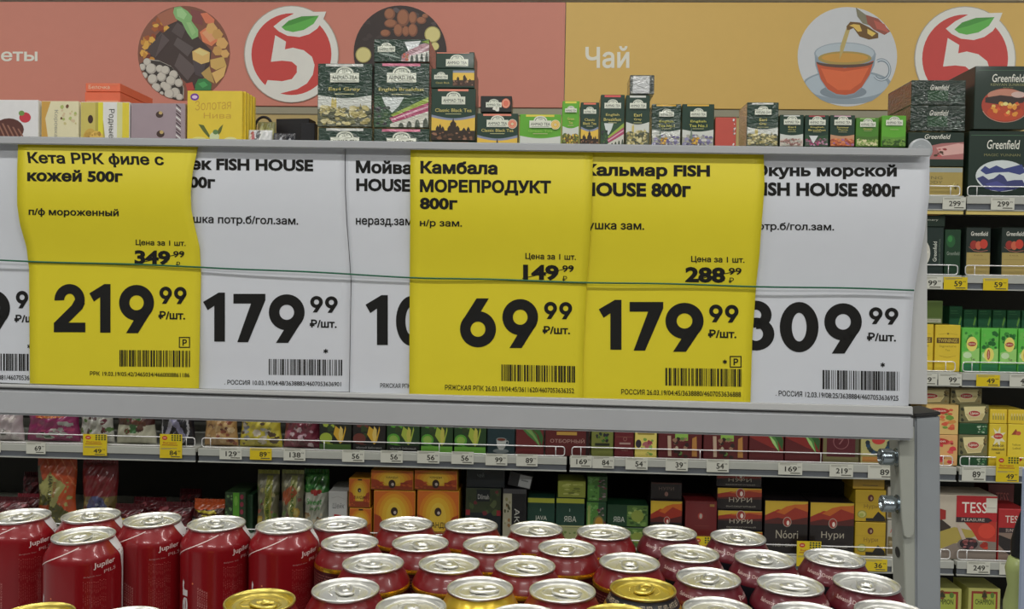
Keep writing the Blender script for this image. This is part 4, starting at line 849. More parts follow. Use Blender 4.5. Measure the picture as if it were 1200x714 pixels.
# ------------------------------------------------------------------ fifth shelf seen above the cans
SB5 = 'sweets pouches on the fifth shelf'
def a_mak(P):
    P.part = 'pouch_pattern'; P.poly([(.05, 0), (1, 0), (1, 1), (.9, .75)], 'b04a24')
    for i in range(4): P.line([(.25 + i * .2, .02), (.6 + i * .2, .42)], .025, 0, 'c0704a')
    P.poly([(0, .15), (.1, .12), (.35, .55), (.9, .8), (1, 1), (0, 1)], '4a4a24'); P.specks(.0, .3, 1, 1, 40, ('7a7434', '2c2c18', '8a8444', '5c5424', 'a09a5c'), .08, .04, 3)
    P.poly([(.05, .7), (.4, .68), (.45, 1), (.08, 1)], '8a3c20')
    P.poly([(.42, .2), (.8, .4), (.5, .72), (.08, .44)], '9c9a5c'); P.part = 'lettering'; P.text('МАК-МАК', .36, .26, .5, .64, '24301c', .01, rot=90); P.text('Козинак', .52, .34, .6, .56, 'a04a28', .0, rot=90)
blob('sweets_pouch', 'tall orange pouch with a pale diamond label, fifth shelf', (38, 537, 85, 606), .05, 'b04a24', a_mak, 'pouch', YF + .04, 5, SB5)
def a_rb(P): P.part = 'pouch_pattern'; P.rect(0, .5, 1, 1, '6a5a34'); P.specks(0, .5, 1, .98, 40, ('8a7a44', '4a2c1c', 'a09060', '5c1a1c'), .08, .04, 5); P.ell(.48, .72, .32, .24, '4a4e74', 20); P.specks(.22, .52, .75, .92, 26, ('9a9cb0', '2c2e54', '7a7c9a'), .05, .035, 6)
blob('sweets_pouch', 'dark red pouch with a lacy blue medallion, fifth shelf', (91, 545, 134, 604), .05, '6a1a1e', a_rb, 'pouch', YF + .04, 5, SB5)
R0 = ('4a1018', '6a1c24', '2c0c12', '7c2a34', '3a1014', '8a4a50')
for i, r in enumerate(((-14, 590, 26, 622), (12, 586, 44, 622), (128, 598, 164, 640), (150, 590, 190, 640), (176, 596, 222, 640), (20, 560, 50, 600), (205, 580, 232, 636))):
    blob('sweets_pouch', 'glossy burgundy sweets pouch in the dark, ' + ('at the left edge beyond the cans', 'left of the orange diamond pouch', 'first right of the blue medallion pouch', 'second right of the blue medallion pouch', 'third right of the blue medallion pouch', 'peeping out behind the orange diamond pouch', 'behind the orange and yellow pouch')[i], r, .06, '4a1018', sp(R0, 40, 20 + i, .12, .1), 'pouch', YF + (.0, .06, .02, .1, .02, .16, .16)[i], 5, SB5)
blob('sweets_pouch', 'cream and brown small pouch in front of the burgundy pouches at left', (10, 592, 36, 640), .04, '8a7a54', sp(('a09468', '5c2c24', 'b8aa80', '3c2018'), 30, 31, .14, .07), 'pouch', YF - .001, None, SB5) if 0 else None
def a_oy(P): P.part = 'pouch_pattern'; P.poly([(0, .2), (1, .15), (1, .5), (0, .6)], '3c1c14'); P.poly([(.1, .22), (.7, .2), (.75, .32), (.3, .3)], 'b8a834'); P.poly([(.25, .38), (.6, .35), (.8, .48), (.5, .46)], 'c0b040'); P.specks(0, .5, 1, .8, 14, ('b8501f', '7c2a18', 'a8a030'), .1, .06, 3)
blob('sweets_pouch', 'orange and yellow pouch left of the green patterned carton', (223, 592, 262, 634), .05, 'a8481c', a_oy, 'pouch', YF + .02, 5, SB5)
T5 = 'cartons on the fifth shelf'
def a_grn(P):
    P.part = 'lace_pattern'; P.specks(0, 0, .4, 1, 26, ('5a7a4a', '16241a'), .1, .05, 3); P.rect(.4, 0, .72, 1, '4c8a24'); P.ell(.55, .2, .09, .12, '6aa03c'); P.part = 'berry_column'
    for i in range(5): P.ell(.85, .1 + i * .18, .09, .06, '7c2a3a')
box('sweets_box', 'green patterned box with a column of red dots, fifth shelf', (263, 577, 287.5, 640), .12, '23381f', a_grn, 'sweets', T5, 5, YF + .03)
box('sweets_box', 'plain dark green box side beside the red-dotted box', (288.5, 580, 296, 640), .12, '1c3c24', None, 'sweets', T5, 5, YF + .05)
def a_fru(k):
    def f(P):
        P.part = 'pouch_pattern'; P.rect(0, 0, 1, 1, '6c6a54'); P.specks(0, .05, 1, .95, 40, ('8a8668', '4a5030', '9c5a44', '6a3c34', 'a09a6c', '5c7a3c'), .12, .06, 40 + k)
        P.rect(.48, .02, .75, .85, '8f9040' if k == 0 else '94985c'); P.ell(.2 if k == 0 else .75, .78 if k == 0 else .62, .17, .09, 'b0903c'); P.ell(.2 if k == 0 else .75, .78 if k == 0 else .62, .11, .06, 'b8a85c')
        if k: P.poly([(.1, .3), (.6, .15), (.8, .3), (.3, .5)], '9c5230')
        P.part = 'lettering'; P.text('мармелад' if k == 0 else 'фрукты', .54, .15, .68, .75, '4a6a24', .01, rot=-90)
    return f
blob('sweets_pouch', 'fruit-patterned pouch with upright lettering, right of the red-dotted box', (297, 558, 324, 640), .06, '6c6a54', a_fru(0), 'pouch', YF + .03, 5, SB5)
blob('sweets_pouch', 'fruit-patterned pouch with a striped top and lemon slice', (325.5, 558, 353, 640), .06, '6c6a54', a_fru(1), 'pouch', YF + .03, 5, SB5)
def a_gb(P): P.part = 'pouch_pattern'; P.rect(0, .0, 1, .3, '2a6a2a'); P.specks(0, .02, 1, .3, 16, ('3c8434', '1c4c20', '5a9a4c'), .12, .05, 3); P.specks(0, .65, 1, .98, 18, ('b09c78', '8a6c4c', 'c0b498'), .12, .05, 4); P.ell(.55, .29, .22, .05, '9c2a28'); P.part = 'lettering'; P.text('Sweet', .2, .4, .8, .5, '4a8a44', .02); P.text('Joys', .3, .52, .75, .6, '4a8a44', .02)
blob('sweets_pouch', 'white pouch with crumpled green top and red oval', (352, 557, 383, 640), .06, 'a8aa9c', a_gb, 'pouch', YF + .05, 5, SB5)
def a_wht(P): P.part = 'lettering'; P.text('Шейк', .2, .24, .85, .36, '4a4c4c', .0, 2, shear=.2); P.line([(.15, .14), (.5, .1), (.9, .16)], 0, .006, '7c7c7a'); P.part = 'red_mark'; P.poly([(.3, .48), (.7, .5), (.68, .57), (.28, .55)], '9c3438'); P.part = 'dark_figure'; P.ell(.42, .67, .12, .05, '1c1c1e'); P.rect(0, .67, 1, .68, '5c5c5c')
box('sweets_box', 'white carton with grey script left of the small amber cartons', (384.5, 576, 407, 640), .07, 'a9aaa8', a_wht, 'sweets', T5, 5, YF + .02)
box('sweets_box', 'white carton edge rising behind the grey script carton', (389, 570, 409, 640), .06, '9a9b9a', None, 'sweets', T5, 5, YF + .10)
AM = 'b8821f'
def a_kan(big, topb=False):
    def f(P):
        P.part = 'desert_picture'
        P.poly([(0, 0), (1, 0), (1, .5), (.8, .3), (.5, .14), (.2, .3), (0, .5)], 'b05a1c'); P.ell(.5, .42, .46, .42, 'b8701c', 28); P.ell(.5, .45, .38, .4, 'bc8420', 28); P.ell(.5, .48, .3, .36, 'c09628', 28); P.ell(.5, .5, .2, .28, 'c4a436', 24)
        P.poly([(0, .45), (.15, .5), (.3, .72), (.28, 1), (0, 1)], '8c3418'); P.poly([(1, .45), (.85, .5), (.7, .72), (.72, 1), (1, 1)], '8c3418'); P.poly([(0, .86), (.3, .8), (.7, .8), (1, .86), (1, 1), (0, 1)], '7c3418'); P.specks(0, .55, .3, .98, 8, ('7a2c18', 'a8501f'), .08, .06, 2); P.specks(.7, .55, 1, .98, 8, ('7a2c18', 'a8501f'), .08, .06, 5)
        asp = P.w / P.h; cv = .4 if not topb else .7
        P.part = 'oval_emblem'; P.ell(.5, cv, .085, .105 * asp, '2c1c14', 20); P.ell(.515, cv + .02, .035, .04 * asp, 'a89c94', 10)
        P.part = 'name_lettering'
        if topb: P.text('КАНДИ', .36, .3, .64, .42, '3a2414', .0)
        else: P.text('КАНДИ', .26, .6, .74, .73, '2c1c10', .006); P.rect(.3, .78, .72, .79, '4a2c14')
    return f
def a_kans(P):
    a_kan(False)(P); P.part = 'dark_tab'; P.rect(.42, .0, .62, .05, '1c1410')
box('tea_carton', 'small amber carton with dark oval, upper of two beside the white carton', (408.5, 561, 434, 595), .08, AM, a_kans, 'tea', T5, None, YF + .01)
box('tea_carton', 'small amber carton with dark oval, lower of two beside the white carton', (409, 596, 435.5, 640), .08, AM, a_kans, 'tea', T5, 5, YF + .01)
for i, (a, b) in enumerate(((434.5, 484.5), (485.5, 536))):
    box('tea_carton', 'flat amber carton lying on the %s large amber carton' % ('left', 'right')[i], (a, 551.5, b, 574.5), .11, AM, a_kan(True, True), 'tea', T5, None, YF + .004)
    box('tea_carton', 'large amber tea carton with dark oval, %s of two' % ('left', 'right')[i], (a + 3, 575.5, b + 2, 640), .1, AM, a_kan(True), 'tea', T5, 5, YF + .004)
def a_dil(P): P.part = 'garden_picture'; P.rect(0, 0, 1, .45, '2c3420'); P.specks(0, .0, 1, .5, 20, ('3c4a28', '5c2428', '24301c', '4a5434'), .1, .07, 3); P.rect(0, .4, .12, .5, '7c2028'); P.rect(.88, .4, 1, .5, '7c2028'); P.part = 'name_plate'; P.rect(.3, .02, .68, .24, '10181c'); P.text('Dilmah', .34, .11, .66, .2, '9c9c98', .006); P.part = 'cup_picture'; P.ell(.52, .96, .24, .03, '6c7474'); P.poly([(.32, .76), (.7, .76), (.64, .92), (.4, .92)], 'a09c90'); P.ell(.51, .77, .19, .05, '7c8280'); P.ell(.51, .77, .16, .035, '5c2a1c'); P.ring(.74, .83, .06, .05, .3, 'a09c90')
box('tea_carton', 'black tea carton with a teacup under a dark garden picture', (545, 572, 587.5, 640), .09, '121a1e', a_dil, 'tea', T5, 5, YF + .02)
box('tea_carton', 'very dark carton lying on the teacup carton', (546, 550, 592, 571.5), .09, '10161a', lambda P: (setattr(P, 'part', 'lettering'), P.text('чай', .28, .2, .46, .45, '5c6464', .0)), 'tea', T5, None, YF + .02)
def a_akb(P): P.part = 'pale_side'; P.rect(0, .08, .38, 1, '8f8c78'); P.specks(.03, .1, .35, .98, 16, ('5c5a3c', 'a09c80', '3c3c24', '7a5a34'), .08, .05, 3); P.ell(.2, .92, .1, .06, '4a2414'); P.part = 'name_lettering'; P.text('АКБАР', .5, .35, .72, .98, 'a3a39c', .004, rot=90); P.part = 'grey_top'; P.rect(0, 0, 1, .08, '3c3c3e')
box('tea_pack', 'black pack with a pale side stripe and vertical lettering', (588.5, 573, 617, 640), .1, '0f0f12', a_akb, 'tea', T5, 5, YF + .01)
o = box('tea_pack', 'small black pack with a silver label tilted on the vertical-lettering pack', (594, 556, 622, 572.5), .06, '17171a', lambda P: (setattr(P, 'part', 'silver_label'), P.rect(.45, .05, .98, .95, '8c8e8e'), P.rect(.55, .4, .85, .5, '5c5e5e')), 'tea', T5, None, YF + .015)
o.rotation_euler = (0, .2, 0); o.location.z += .0025
def a_java(t):
    def f(P): P.part = 'lime_band'; P.rect(0, 0, 1, .1, '9aa034'); P.part = 'leaf_picture'; P.rect(0, .62, 1, 1, '8f9468'); P.specks(0, .68, 1, .98, 16, ('5c6a34', 'b0b08c', '4a5a2c'), .1, .05, 3); P.rect(.05, .58, .95, .61, 'a8a878'); P.part = 'name_lettering'; P.text(t, .28, .38, .72, .5, 'b0b4a8', .006); P.ell(.48, .25, .02, .04, '7a8a80', 6)
    return f
box('tea_carton', 'dark green carton with a lime top band, left of two white-lettered', (617.5, 583.5, 650, 650), .08, '16382c', a_java('JAVA'), 'tea', T5, 5, YF + .02)
box('tea_carton', 'dark green carton with a lime top band under the olive carton', (651, 584, 685, 650), .08, '16382c', a_java('ЯВА'), 'tea', T5, 5, YF + .02)
box('tea_carton', 'olive green flat carton on the lime-banded carton', (653.5, 563.5, 686.5, 583.5), .08, '7c8434', lambda P: (setattr(P, 'part', 'leaf_picture'), P.specks(.05, .1, .95, .9, 12, ('8f9648', '5c6428', 'a0a45c'), .2, .1, 3)), 'tea', T5, None, YF + .02)
def a_tall(P): P.part = 'fruit_picture'; P.rect(0, 0, .6, 1, '4a7a34'); P.specks(0, 0, .6, 1, 18, ('5c9444', '2c5424', '6a9a54'), .14, .06, 3); P.specks(.5, .1, 1, 1, 20, ('6a5a5c', '3c4a34', '8a7a7c', '5c2c34'), .12, .05, 4)
def a_lowg(P): a_tall(P); P.ell(.62, .5, .28, .2, '6a6a3c'); P.ell(.64, .48, .2, .14, 'a0782c'); P.rect(.05, .08, .18, .85, '8a9a54'); P.rect(0, .86, 1, 1, '10281c')
box('tea_carton', 'tall green carton with grey flowers standing behind the orange slice one', (688, 558.5, 712, 588), .08, '2c4a28', a_tall, 'tea', T5, None, YF + .03)
box('tea_carton', 'green carton with an orange slice right of the lime-banded cartons', (686.5, 588.5, 710.5, 650), .08, '20442a', a_lowg, 'tea', T5, 5, YF + .025)
def a_yava(P): P.part = 'leaf_picture'; P.rect(.48, 0, 1, 1, '4a6a30'); P.specks(.48, .02, 1, .98, 30, ('6a8a44', '34542a', '8fa45c', '2c4a20'), .09, .1, 3); P.ell(.74, .5, .16, .28, '7c8a3c'); P.part = 'name_lettering'; P.text('ЯВА', .14, .55, .42, .8, 'a9b0a4', .01)
box('tea_carton', 'wide dark green carton with leaves on the right half, upper one', (711.5, 592, 760, 617.5), .08, '143822', a_yava, 'tea', T5, None, YF + .02)
box('tea_carton', 'wide dark green carton beneath the upper leafy one', (711.5, 618.5, 760, 650), .08, '143822', a_yava, 'tea', T5, 5, YF + .02)
def a_nur(t, t2=None, flat=False, blk='171012'):
    def f(P):
        P.part = 'sunset_picture'; hb = .42 if not flat else .5
        P.rect(0, 0, 1, hb, 'a03018'); P.poly([(0, 0), (1, 0), (1, .04), (.6, .1), (.5, .18), (.3, .16), (0, .3)], 'b89a2c'); P.poly([(.3, .2), (.5, .1), (.7, .06), (1, .05), (1, .3), (.4, .35), (0, .32)], 'b05a20')
        P.poly([(0, .28), (.2, .2), (.45, .26), (.7, .12), (1, .2), (1, hb), (0, hb)], '8c2a1c'); P.poly([(0, hb - .04), (.3, hb - .1), (.6, hb - .05), (1, hb - .12), (1, hb + .08), (0, hb + .1)], '4c1a18')
        P.part = 'front_print'; P.rect(0, hb + .02, 1, 1, blk)
        asp = P.w / P.h; P.part = 'oval_emblem'; cv = .4 if not flat else .24
        P.ell(.52, cv, .1, .12 * asp, 'a3968a', 18); P.ell(.52, cv, .085, .105 * asp, '8c2a22', 18); P.ell(.54, cv + .02, .035, .06 * asp, 'b0a49c', 8)
        P.part = 'name_lettering'; P.text(t, .26, .56 if not flat else .44, .78, .72 if not flat else .66, 'a39c8c', .002)
        if t2: P.part = 'small_lettering'; P.text(t2, .2, .82, .86, .88 if not flat else .9, '9c988c', .0)
    return f
box('tea_carton', 'black carton with a small emblem on the misty sunset carton', (762.5, 565.5, 799.5, 586), .09, '1a1414', lambda P: (setattr(P, 'part', 'dark_print'), P.text('НУРИ', .25, .25, .75, .45, '5c4c44', .0), P.rect(0, 0, 1, .08, '4c2420'), P.ell(.5, .68, .06, .14, '7a5a50')), 'tea', T5, None, YF + .02)
box('tea_carton', 'sunset carton with dark lettering, left of the plain wine red carton', (761.5, 587, 799.5, 650), .09, '171012', a_nur('НУРИ', None), 'tea', T5, 5, YF + .01)
def a_wine(P): P.part = 'oval_emblem'; P.ell(.48, .3, .09, .07, '7c2a24', 14); P.ell(.49, .3, .05, .055, 'a0968c', 8); P.part = 'small_lettering'; P.rect(.3, .5, .78, .505, '8a3c34'); P.text('ПРИНЦЕССА', .25, .7, .85, .74, 'a08448', .0); P.rect(.78, .05, .93, .1, '8a6a34')
box('tea_carton', 'plain wine red square carton with a small oval emblem', (802.5, 587.5, 840, 655), .09, '641c1e', a_wine, 'tea', T5, 5, YF + .01)
for i, (y0, y1, lb) in enumerate(((553, 571, 'flat sunset carton topmost of the stack of four'), (572, 597.5, 'flat sunset carton second from top of the stack of four'), (598.5, 621.5, 'flat sunset carton third from top of the stack of four'), (622.5, 650, 'flat sunset carton lowest of the stack of four'))):
    box('tea_carton', lb, (839.5 + .6 * i, y0, 893 + .3 * i, y1), .12, '171012', a_nur('НУРИ', 'ВЫСОКОГОРНЫЙ', True), 'tea', T5, 5 if i == 3 else None, YF + .01)
box('tea_carton', 'square sunset carton with Latin lettering left of its Cyrillic twin', (895.5, 587, 947, 655), .1, '171012', a_nur('Nóori', 'HIGH GROWN'), 'tea', T5, 5, YF + .006)
box('tea_carton', 'square sunset carton with Cyrillic lettering beside the yellow lemon cartons', (948.5, 589, 1001, 655), .1, '171012', a_nur('Нури', 'ВЫСОКОГОРНЫЙ'), 'tea', T5, 5, YF + .006)
def a_lem(P):
    P.part = 'lemon_picture'; P.ell(.22, .78, .16, .13, '8a8a3c', 16); P.ell(.22, .78, .12, .1, 'b8b470', 14); P.ell(.2, .8, .08, .06, '9aa04a', 10); P.poly([(.6, .88), (.76, .68), (.98, .86), (.98, 1), (.55, 1)], '1c1a18'); P.rect(.35, .9, 1, 1, '1c1a18')
    asp = P.w / P.h; P.part = 'oval_emblem'; P.ell(.5, .25, .1, .12 * asp, '54201c', 16); P.ell(.52, .26, .035, .06 * asp, 'a08a70', 8); P.part = 'name_lettering'; P.text('Нури', .28, .45, .76, .62, '7c6224', .002); P.rect(0, .4, 1, .405, '8c741c')
box('tea_carton', 'yellow lemon carton topmost of three, cut by the shelf above', (999.5, 558, 1037, 573.5), .09, 'a5841f', lambda P: (setattr(P, 'part', 'small_lettering'), P.rect(.3, .7, .8, .76, '6a5424')), 'tea', T5, None, YF + .008)
box('tea_carton', 'yellow lemon carton in the middle of its stack of three', (1002, 574.5, 1038.5, 611.5), .09, 'b59722', a_lem, 'tea', T5, None, YF + .008)
box('tea_carton', 'yellow lemon carton lowest of its stack of three', (1001.5, 612.5, 1038, 655), .09, 'b59722', a_lem, 'tea', T5, 5, YF + .008)
def a_az(P): P.part = 'name_lettering'; P.text('АЗЕРЧАЙ', .08, .2, 1.0, .34, '94302a', .006); P.part = 'leaf_picture'; P.rect(.0, .45, 1, .95, '6a5c3c'); P.specks(0, .42, 1, .95, 24, ('8a7a54', '4a3c24', 'a09474', '5c5030'), .14, .07, 3); P.part = 'pale_label'; P.ell(.25, .42, .22, .05, 'a9a494')
box('tea_carton', 'white and brown carton beside the lemon cartons, upper of two', (1040, 571, 1072, 609.5), .08, 'a8a59a', a_az, 'tea', T5, None, YF + .008)
box('tea_carton', 'white and brown carton beside the lemon cartons, lower of two', (1039.5, 610.5, 1072, 655), .08, 'a8a59a', a_az, 'tea', T5, 5, YF + .008)

GAIN = 1.6
# ------------------------------------------------------------------ price tags in the rails
def tag_(rect, price, yellow=False, promo=False, label='', tilt=0.0, cut=None):
    x0, y0, x1, y1 = rect; Y = YL - .0042; a = onY(x0, (y0 + y1) / 2, Y); b = onY(x1, (y0 + y1) / 2, Y); t = onY((x0 + x1) / 2, y0, Y).z; z = onY((x0 + x1) / 2, y1, Y).z
    w_, h_ = b.x - a.x, t - z; o = empty('price_tag', ((a.x + b.x) / 2, Y, z), label, 'price tag', 'price tags'); body = 'b7a21c' if yellow else 'adaea4'
    if promo: Y
    mb = MB(); kw_ = dict(rough=.35, vary=.02); mb.box(-w_ / 2, w_ / 2, -.0012, 0, 0, h_, mat(body, **kw_)); mb.obj('ticket', o)
    P = Print(lambda u, v, l: ((u - .5) * w_, -.0012 - l, h_ * (1 - v)), 2e-5); P.w, P.h = w_, h_; P.kw = kw_
    v0 = .55 if promo else 0.0; H = 1 - v0
    n = len(price); P.part = 'price_print'; c = '25251f'
    P.text(price, .78 - .17 * n, v0 + .3 * H, .78, v0 + .74 * H, c, .02, 2); P.text('99', .81, v0 + .3 * H, .93, v0 + .42 * H, c, .0)
    P.rect(.5, v0 + .82 * H, .92, v0 + .9 * H, '4a4a40')
    P.rect(.06, v0 + .07 * H, .78, v0 + .11 * H, '6c6c60'); P.rect(.06, v0 + .16 * H, .5, v0 + .19 * H, '7c7c70')
    if promo:
        P.part = 'promo_header'; P.ell(.22, .16, .12, .09, 'a33524', 16); P.rect(.16, .14, .28, .18, 'b8a08c'); P.rect(.1, .44, .8, .47, '8f4a20'); P.text('Выгодно', .15, .32, .75, .41, '9c4020', .01)
        for i in range(4):
            for j in range(3): P.ell(.56 + i * .12, .06 + j * .09, .045, .035, ('33502a', '2a3420')[(i + j) % 2], 8)
    P.done(o)
    if tilt: o.rotation_euler = (tilt, 0, 0)
    return o
ord_ = ['first', 'second', 'third', 'fourth']
tag_((1104.5, 231.5, 1131.5, 245.5), '299', label='white price tag reading 299.99 left of the top shelf seam')
tag_((1161, 232, 1188.5, 246), '299', label='white price tag reading 299.99 under the blue mountains carton')
tag_((1074, 324.5, 1104.5, 338.5), '99', label='white price tag reading 99.99 beside a yellow tag, second shelf')
tag_((1105.8, 325, 1133.5, 339.5), '59', True, label='yellow price tag reading 59.99 left of the second shelf seam')
tag_((1152, 326.5, 1181, 340.5), '59', True, label='yellow price tag reading 59.99 right of the second shelf seam')
tag_((1069, 438, 1098, 451.5), '99', label='white price tag reading 99.99 left of two under the brown-banded cartons')
tag_((1099.5, 438, 1127, 452), '99', label='white price tag reading 99.99 right of two under the brown-banded cartons')
tag_((1144, 439.5, 1171.5, 453), '49', True, label='yellow price tag reading 49.99 under the light green cartons')
tag_((1183, 439.5, 1211, 453.5), '49', label='white price tag cut by the right edge under the light green cartons')
tag_((1127, 547.5, 1155, 564), '89', label='white price tag reading 89.99 right of the rack post')
tag_((1167, 535, 1194, 565), '49', True, True, label='yellow promotional tag reading 49.99 right of the rack post')
tag_((1133, 658.5, 1160, 672.5), '249', label='white price tag reading 249.99 under the berries and spoon carton')
tag_((1171, 659, 1200, 674), '99', label='white price tag behind the pale green bottle, fifth shelf')
tag_((31, 518.5, 53.5, 532), '69', label='white price tag reading 69.99 under the magenta pouch')
tag_((97.5, 509, 125.5, 534), '49', True, True, label='yellow promotional tag reading 49.99 under the cherry print pouch')
tag_((187.5, 509, 213.5, 537), '84', True, True, label='yellow promotional tag reading 84.99 in front of the black pouch')
tag_((-24, 517, 1, 530), '69', label='white price tag just entering at the left edge of the fourth shelf')
tag_((257.5, 525, 283.5, 538.5), '129', label='white price tag reading 129.99 under the gold and brown pouch')
tag_((293, 525.5, 318.5, 539), '89', True, label='yellow price tag reading 89.99 under the yellow and grey pouch')
tag_((332.5, 526, 358, 540), '138', label='white price tag reading 138.99 under the maroon pouch')
for i, x in enumerate((401, 446, 489, 529)): tag_((x, 527.5 + i * .7, x + 26, 541.5 + i * .8), '56', label='white price tag reading 56.99, %s of four in a row' % ord_[i])
tag_((569, 532, 594.5, 545.5), '99', label='white price tag reading 99.99 under the dark teal carton')
tag_((605, 532.5, 630, 546.5), '89', label='white price tag reading 89.99 under the leafy dark red carton')
tag_((668.5, 534, 693.5, 548), '169', label='white price tag reading 169.99 right of the seam')
tag_((694.3, 535, 719.5, 549), '84', label='white price tag reading 84.99 under the blackcurrant carton')
tag_((733, 536.5, 759, 550.5), '54', label='white price tag reading 54.99 under the plum and pink fruit carton')
tag_((780, 537.5, 806, 552), '39', label='white price tag reading 39.99 under the figure carton')
tag_((828, 538.5, 854, 553.5), '54', label='white price tag reading 54.99 right of the 39.99 tag')
tag_((912, 542.5, 940, 556.5), '169', label='white price tag reading 169.99 under the leafy red pair')
tag_((972, 544.5, 999.5, 559), '219', label='white price tag reading 219.99 under the maroon ring carton')
tag_((1017, 545.5, 1049, 561), '89', label='white price tag reading 89.99 beside the bolted plate')
tag_((1012.5, 655.5, 1039.5, 669.5), '36', True, label='yellow price tag reading 36.99 beside the perforated plate')
tag_((1045, 656.5, 1072, 671), '49', label='white price tag partly hidden by the perforated plate')
tag_((933.5, 634.5, 962, 664), '36', True, True, label='yellow promotional tag under the two square sunset cartons')
tag_((812, 629, 838, 658), '54', True, True, label='yellow promotional tag under the plain wine red carton')
tag_((141, 608, 163, 636), '69', True, True, label='yellow promotional tag seen between the red cans at left')
GAIN = 1.8
# ------------------------------------------------------------------ price rack in front
YR = 1.06                                     # plane of the price cards
PL = mat('8c8e90', rough=.38, vary=.03); PLD = mat('75797c', rough=.4, vary=.03); PLL = mat('9c9d9c', rough=.3, vary=.02); BLK = mat('242424', rough=.4); PLS = mat('84867e', rough=.35, vary=.05)
rk = empty('price_rack', (0, YR, 1.0), 'light grey metal rack of beam, channels and post holding the price cards', 'rack')
def rp(px, py, dy=0.0): return onY(px, py, YR + dy)
def loc(v): return v - rk.location
def bar(nm, L, Rr, y0, y1, m, bev=None, par=rk):
    """long member: L and Rr are (px, top, bottom) at its two ends, y0..y1 its depth"""
    (xl, tl, bl), (xr, tr, br) = L, Rr; Ym = y0
    q = [loc(onY(xl, bl, YR + Ym)), loc(onY(xr, br, YR + Ym)), loc(onY(xr, tr, YR + Ym)), loc(onY(xl, tl, YR + Ym))]
    bk = [v + Vector((0, y1 - y0, 0)) for v in q]; b = MB(); n = bev or .0
    if n:
        bm = bmesh.new(); vs = [bm.verts.new(v) for v in q + bk]
        for f in ((0, 1, 2, 3), (7, 6, 5, 4), (0, 4, 5, 1), (1, 5, 6, 2), (2, 6, 7, 3), (3, 7, 4, 0)): bm.faces.new([vs[i] for i in f])
        bmesh.ops.bevel(bm, geom=list(bm.edges), offset=n, segments=3, affect='EDGES'); bm.verts.index_update()
        b.add([v.co[:] for v in bm.verts], [[v.index for v in f.verts] for f in bm.faces], m); bm.free()
    else: b.add(q + bk, [(0, 1, 2, 3), (7, 6, 5, 4), (0, 4, 5, 1), (1, 5, 6, 2), (2, 6, 7, 3), (3, 7, 4, 0)], m)
    return b.obj(nm, par)
bar('top_channel', (-160, 157.5, 166.5), (1090.5, 174, 183.5), -.0085, -.0055, PL, .0012)
bar('channel_cover', (-160, 157.5, 160.2), (1090.5, 174, 176.7), -.0053, .0138, PL)
bar('backing_strip', (-160, 163, 447), (1086.5, 180, 474), .0142, .018, PLL)
bar('bottom_channel', (-160, 446.3, 449.5), (1070, 476.6, 486.4), -.0145, -.0105, PLL, .001)
bar('channel_floor', (-160, 449.6, 451.2), (1070, 484.6, 486.4), -.0100, .0138, PLL)
bar('channel_lip', (-160, 449.8, 451.3), (1070, 486.6, 488.0), -.0165, -.0148, BLK)
bar('front_beam', (-160, 451.5, 482.0), (1071.5, 488.2, 517.0), -.018, -.003, PL, .003)
# post with its cap
def prism(nm, pts, y0, y1, m, bev=.001, par=rk):
    q = [loc(onY(px, py, YR + y0)) for px, py in pts]; bm = bmesh.new()
    f = [bm.verts.new(v) for v in q]; g = [bm.verts.new(v + Vector((0, y1 - y0, 0))) for v in q]; n = len(q)
    bm.faces.new(f); bm.faces.new(g[::-1])
    for i in range(n): bm.faces.new((f[i], g[i], g[(i + 1) % n], f[(i + 1) % n]))
    bmesh.ops.recalc_face_normals(bm, faces=bm.faces[:])
    if bev: bmesh.ops.bevel(bm, geom=list(bm.edges), offset=bev, segments=2, affect='EDGES')
    bm.verts.index_update(); b = MB(); b.add([v.co[:] for v in bm.verts], [[v.index for v in ff.verts] for ff in bm.faces], m); bm.free()
    return b.obj(nm, par)
post = prism('post', [(1072.5, 489), (1102, 486.5), (1103.5, 900), (1074, 900)], .002, .045, PLD, .002)
prism('post_cap', [(1072, 485.2), (1102.5, 482.8), (1102.5, 486.8), (1072, 489.2)], .000, .056, BLK, .0008)
prism('bracket_plate', [(1053, 517.5), (1071.8, 517.5), (1071.8, 620), (1070.8, 626), (1068, 630), (1063, 631), (1059.5, 628), (1057, 610)], -.0025, .0012, PLS, .0006)
prism('perforated_strip', [(1055, 500), (1072, 500), (1074, 900), (1066, 900)], .0035, .040, PLS, .001)
def bolt(px, py):
    c = loc(onY(1055 + (py - 500) * 11 / 400, py, YR + .0035)) + Vector((-.0025, .013, 0)); b = MB(); ST = mat('7c8488', rough=.22, metal=.9, gain=2.2)
    vs = []; fs = []
    prof = [(.0070, .019), (.0098, .018), (.0104, .017), (.0104, .004), (.0075, .004), (.0075, -.001), (.0115, -.001), (.0115, -.003)]
    n = 24
    for (r, h) in prof:
        for k in range(n): vs.append((c.x - h, c.y + r * math.cos(2 * PI * k / n), c.z + r * math.sin(2 * PI * k / n)))
    for i in range(len(prof) - 1):
        for k in range(n): fs.append((i * n + k, (i + 1) * n + k, (i + 1) * n + (k + 1) % n, i * n + (k + 1) % n))
    b.add(vs, fs, ST)
    hx = [(c.x - .016, c.y + .0056 * math.cos(k * PI / 3), c.z + .0048 * math.sin(k * PI / 3)) for k in range(6)]
    b.add(hx, [(0, 1, 2, 3, 4, 5)], BLK); rim = [vs[k] for k in range(n)]
    b.add(rim + hx, [tuple([k, (k + 1) % n, n + ((k + 1) // 4) % 6, n + (k // 4) % 6]) for k in range(n)], ST)
    b.obj('bolt', rk, smooth=False)
bolt(1066, 538.5); bolt(1067, 594)
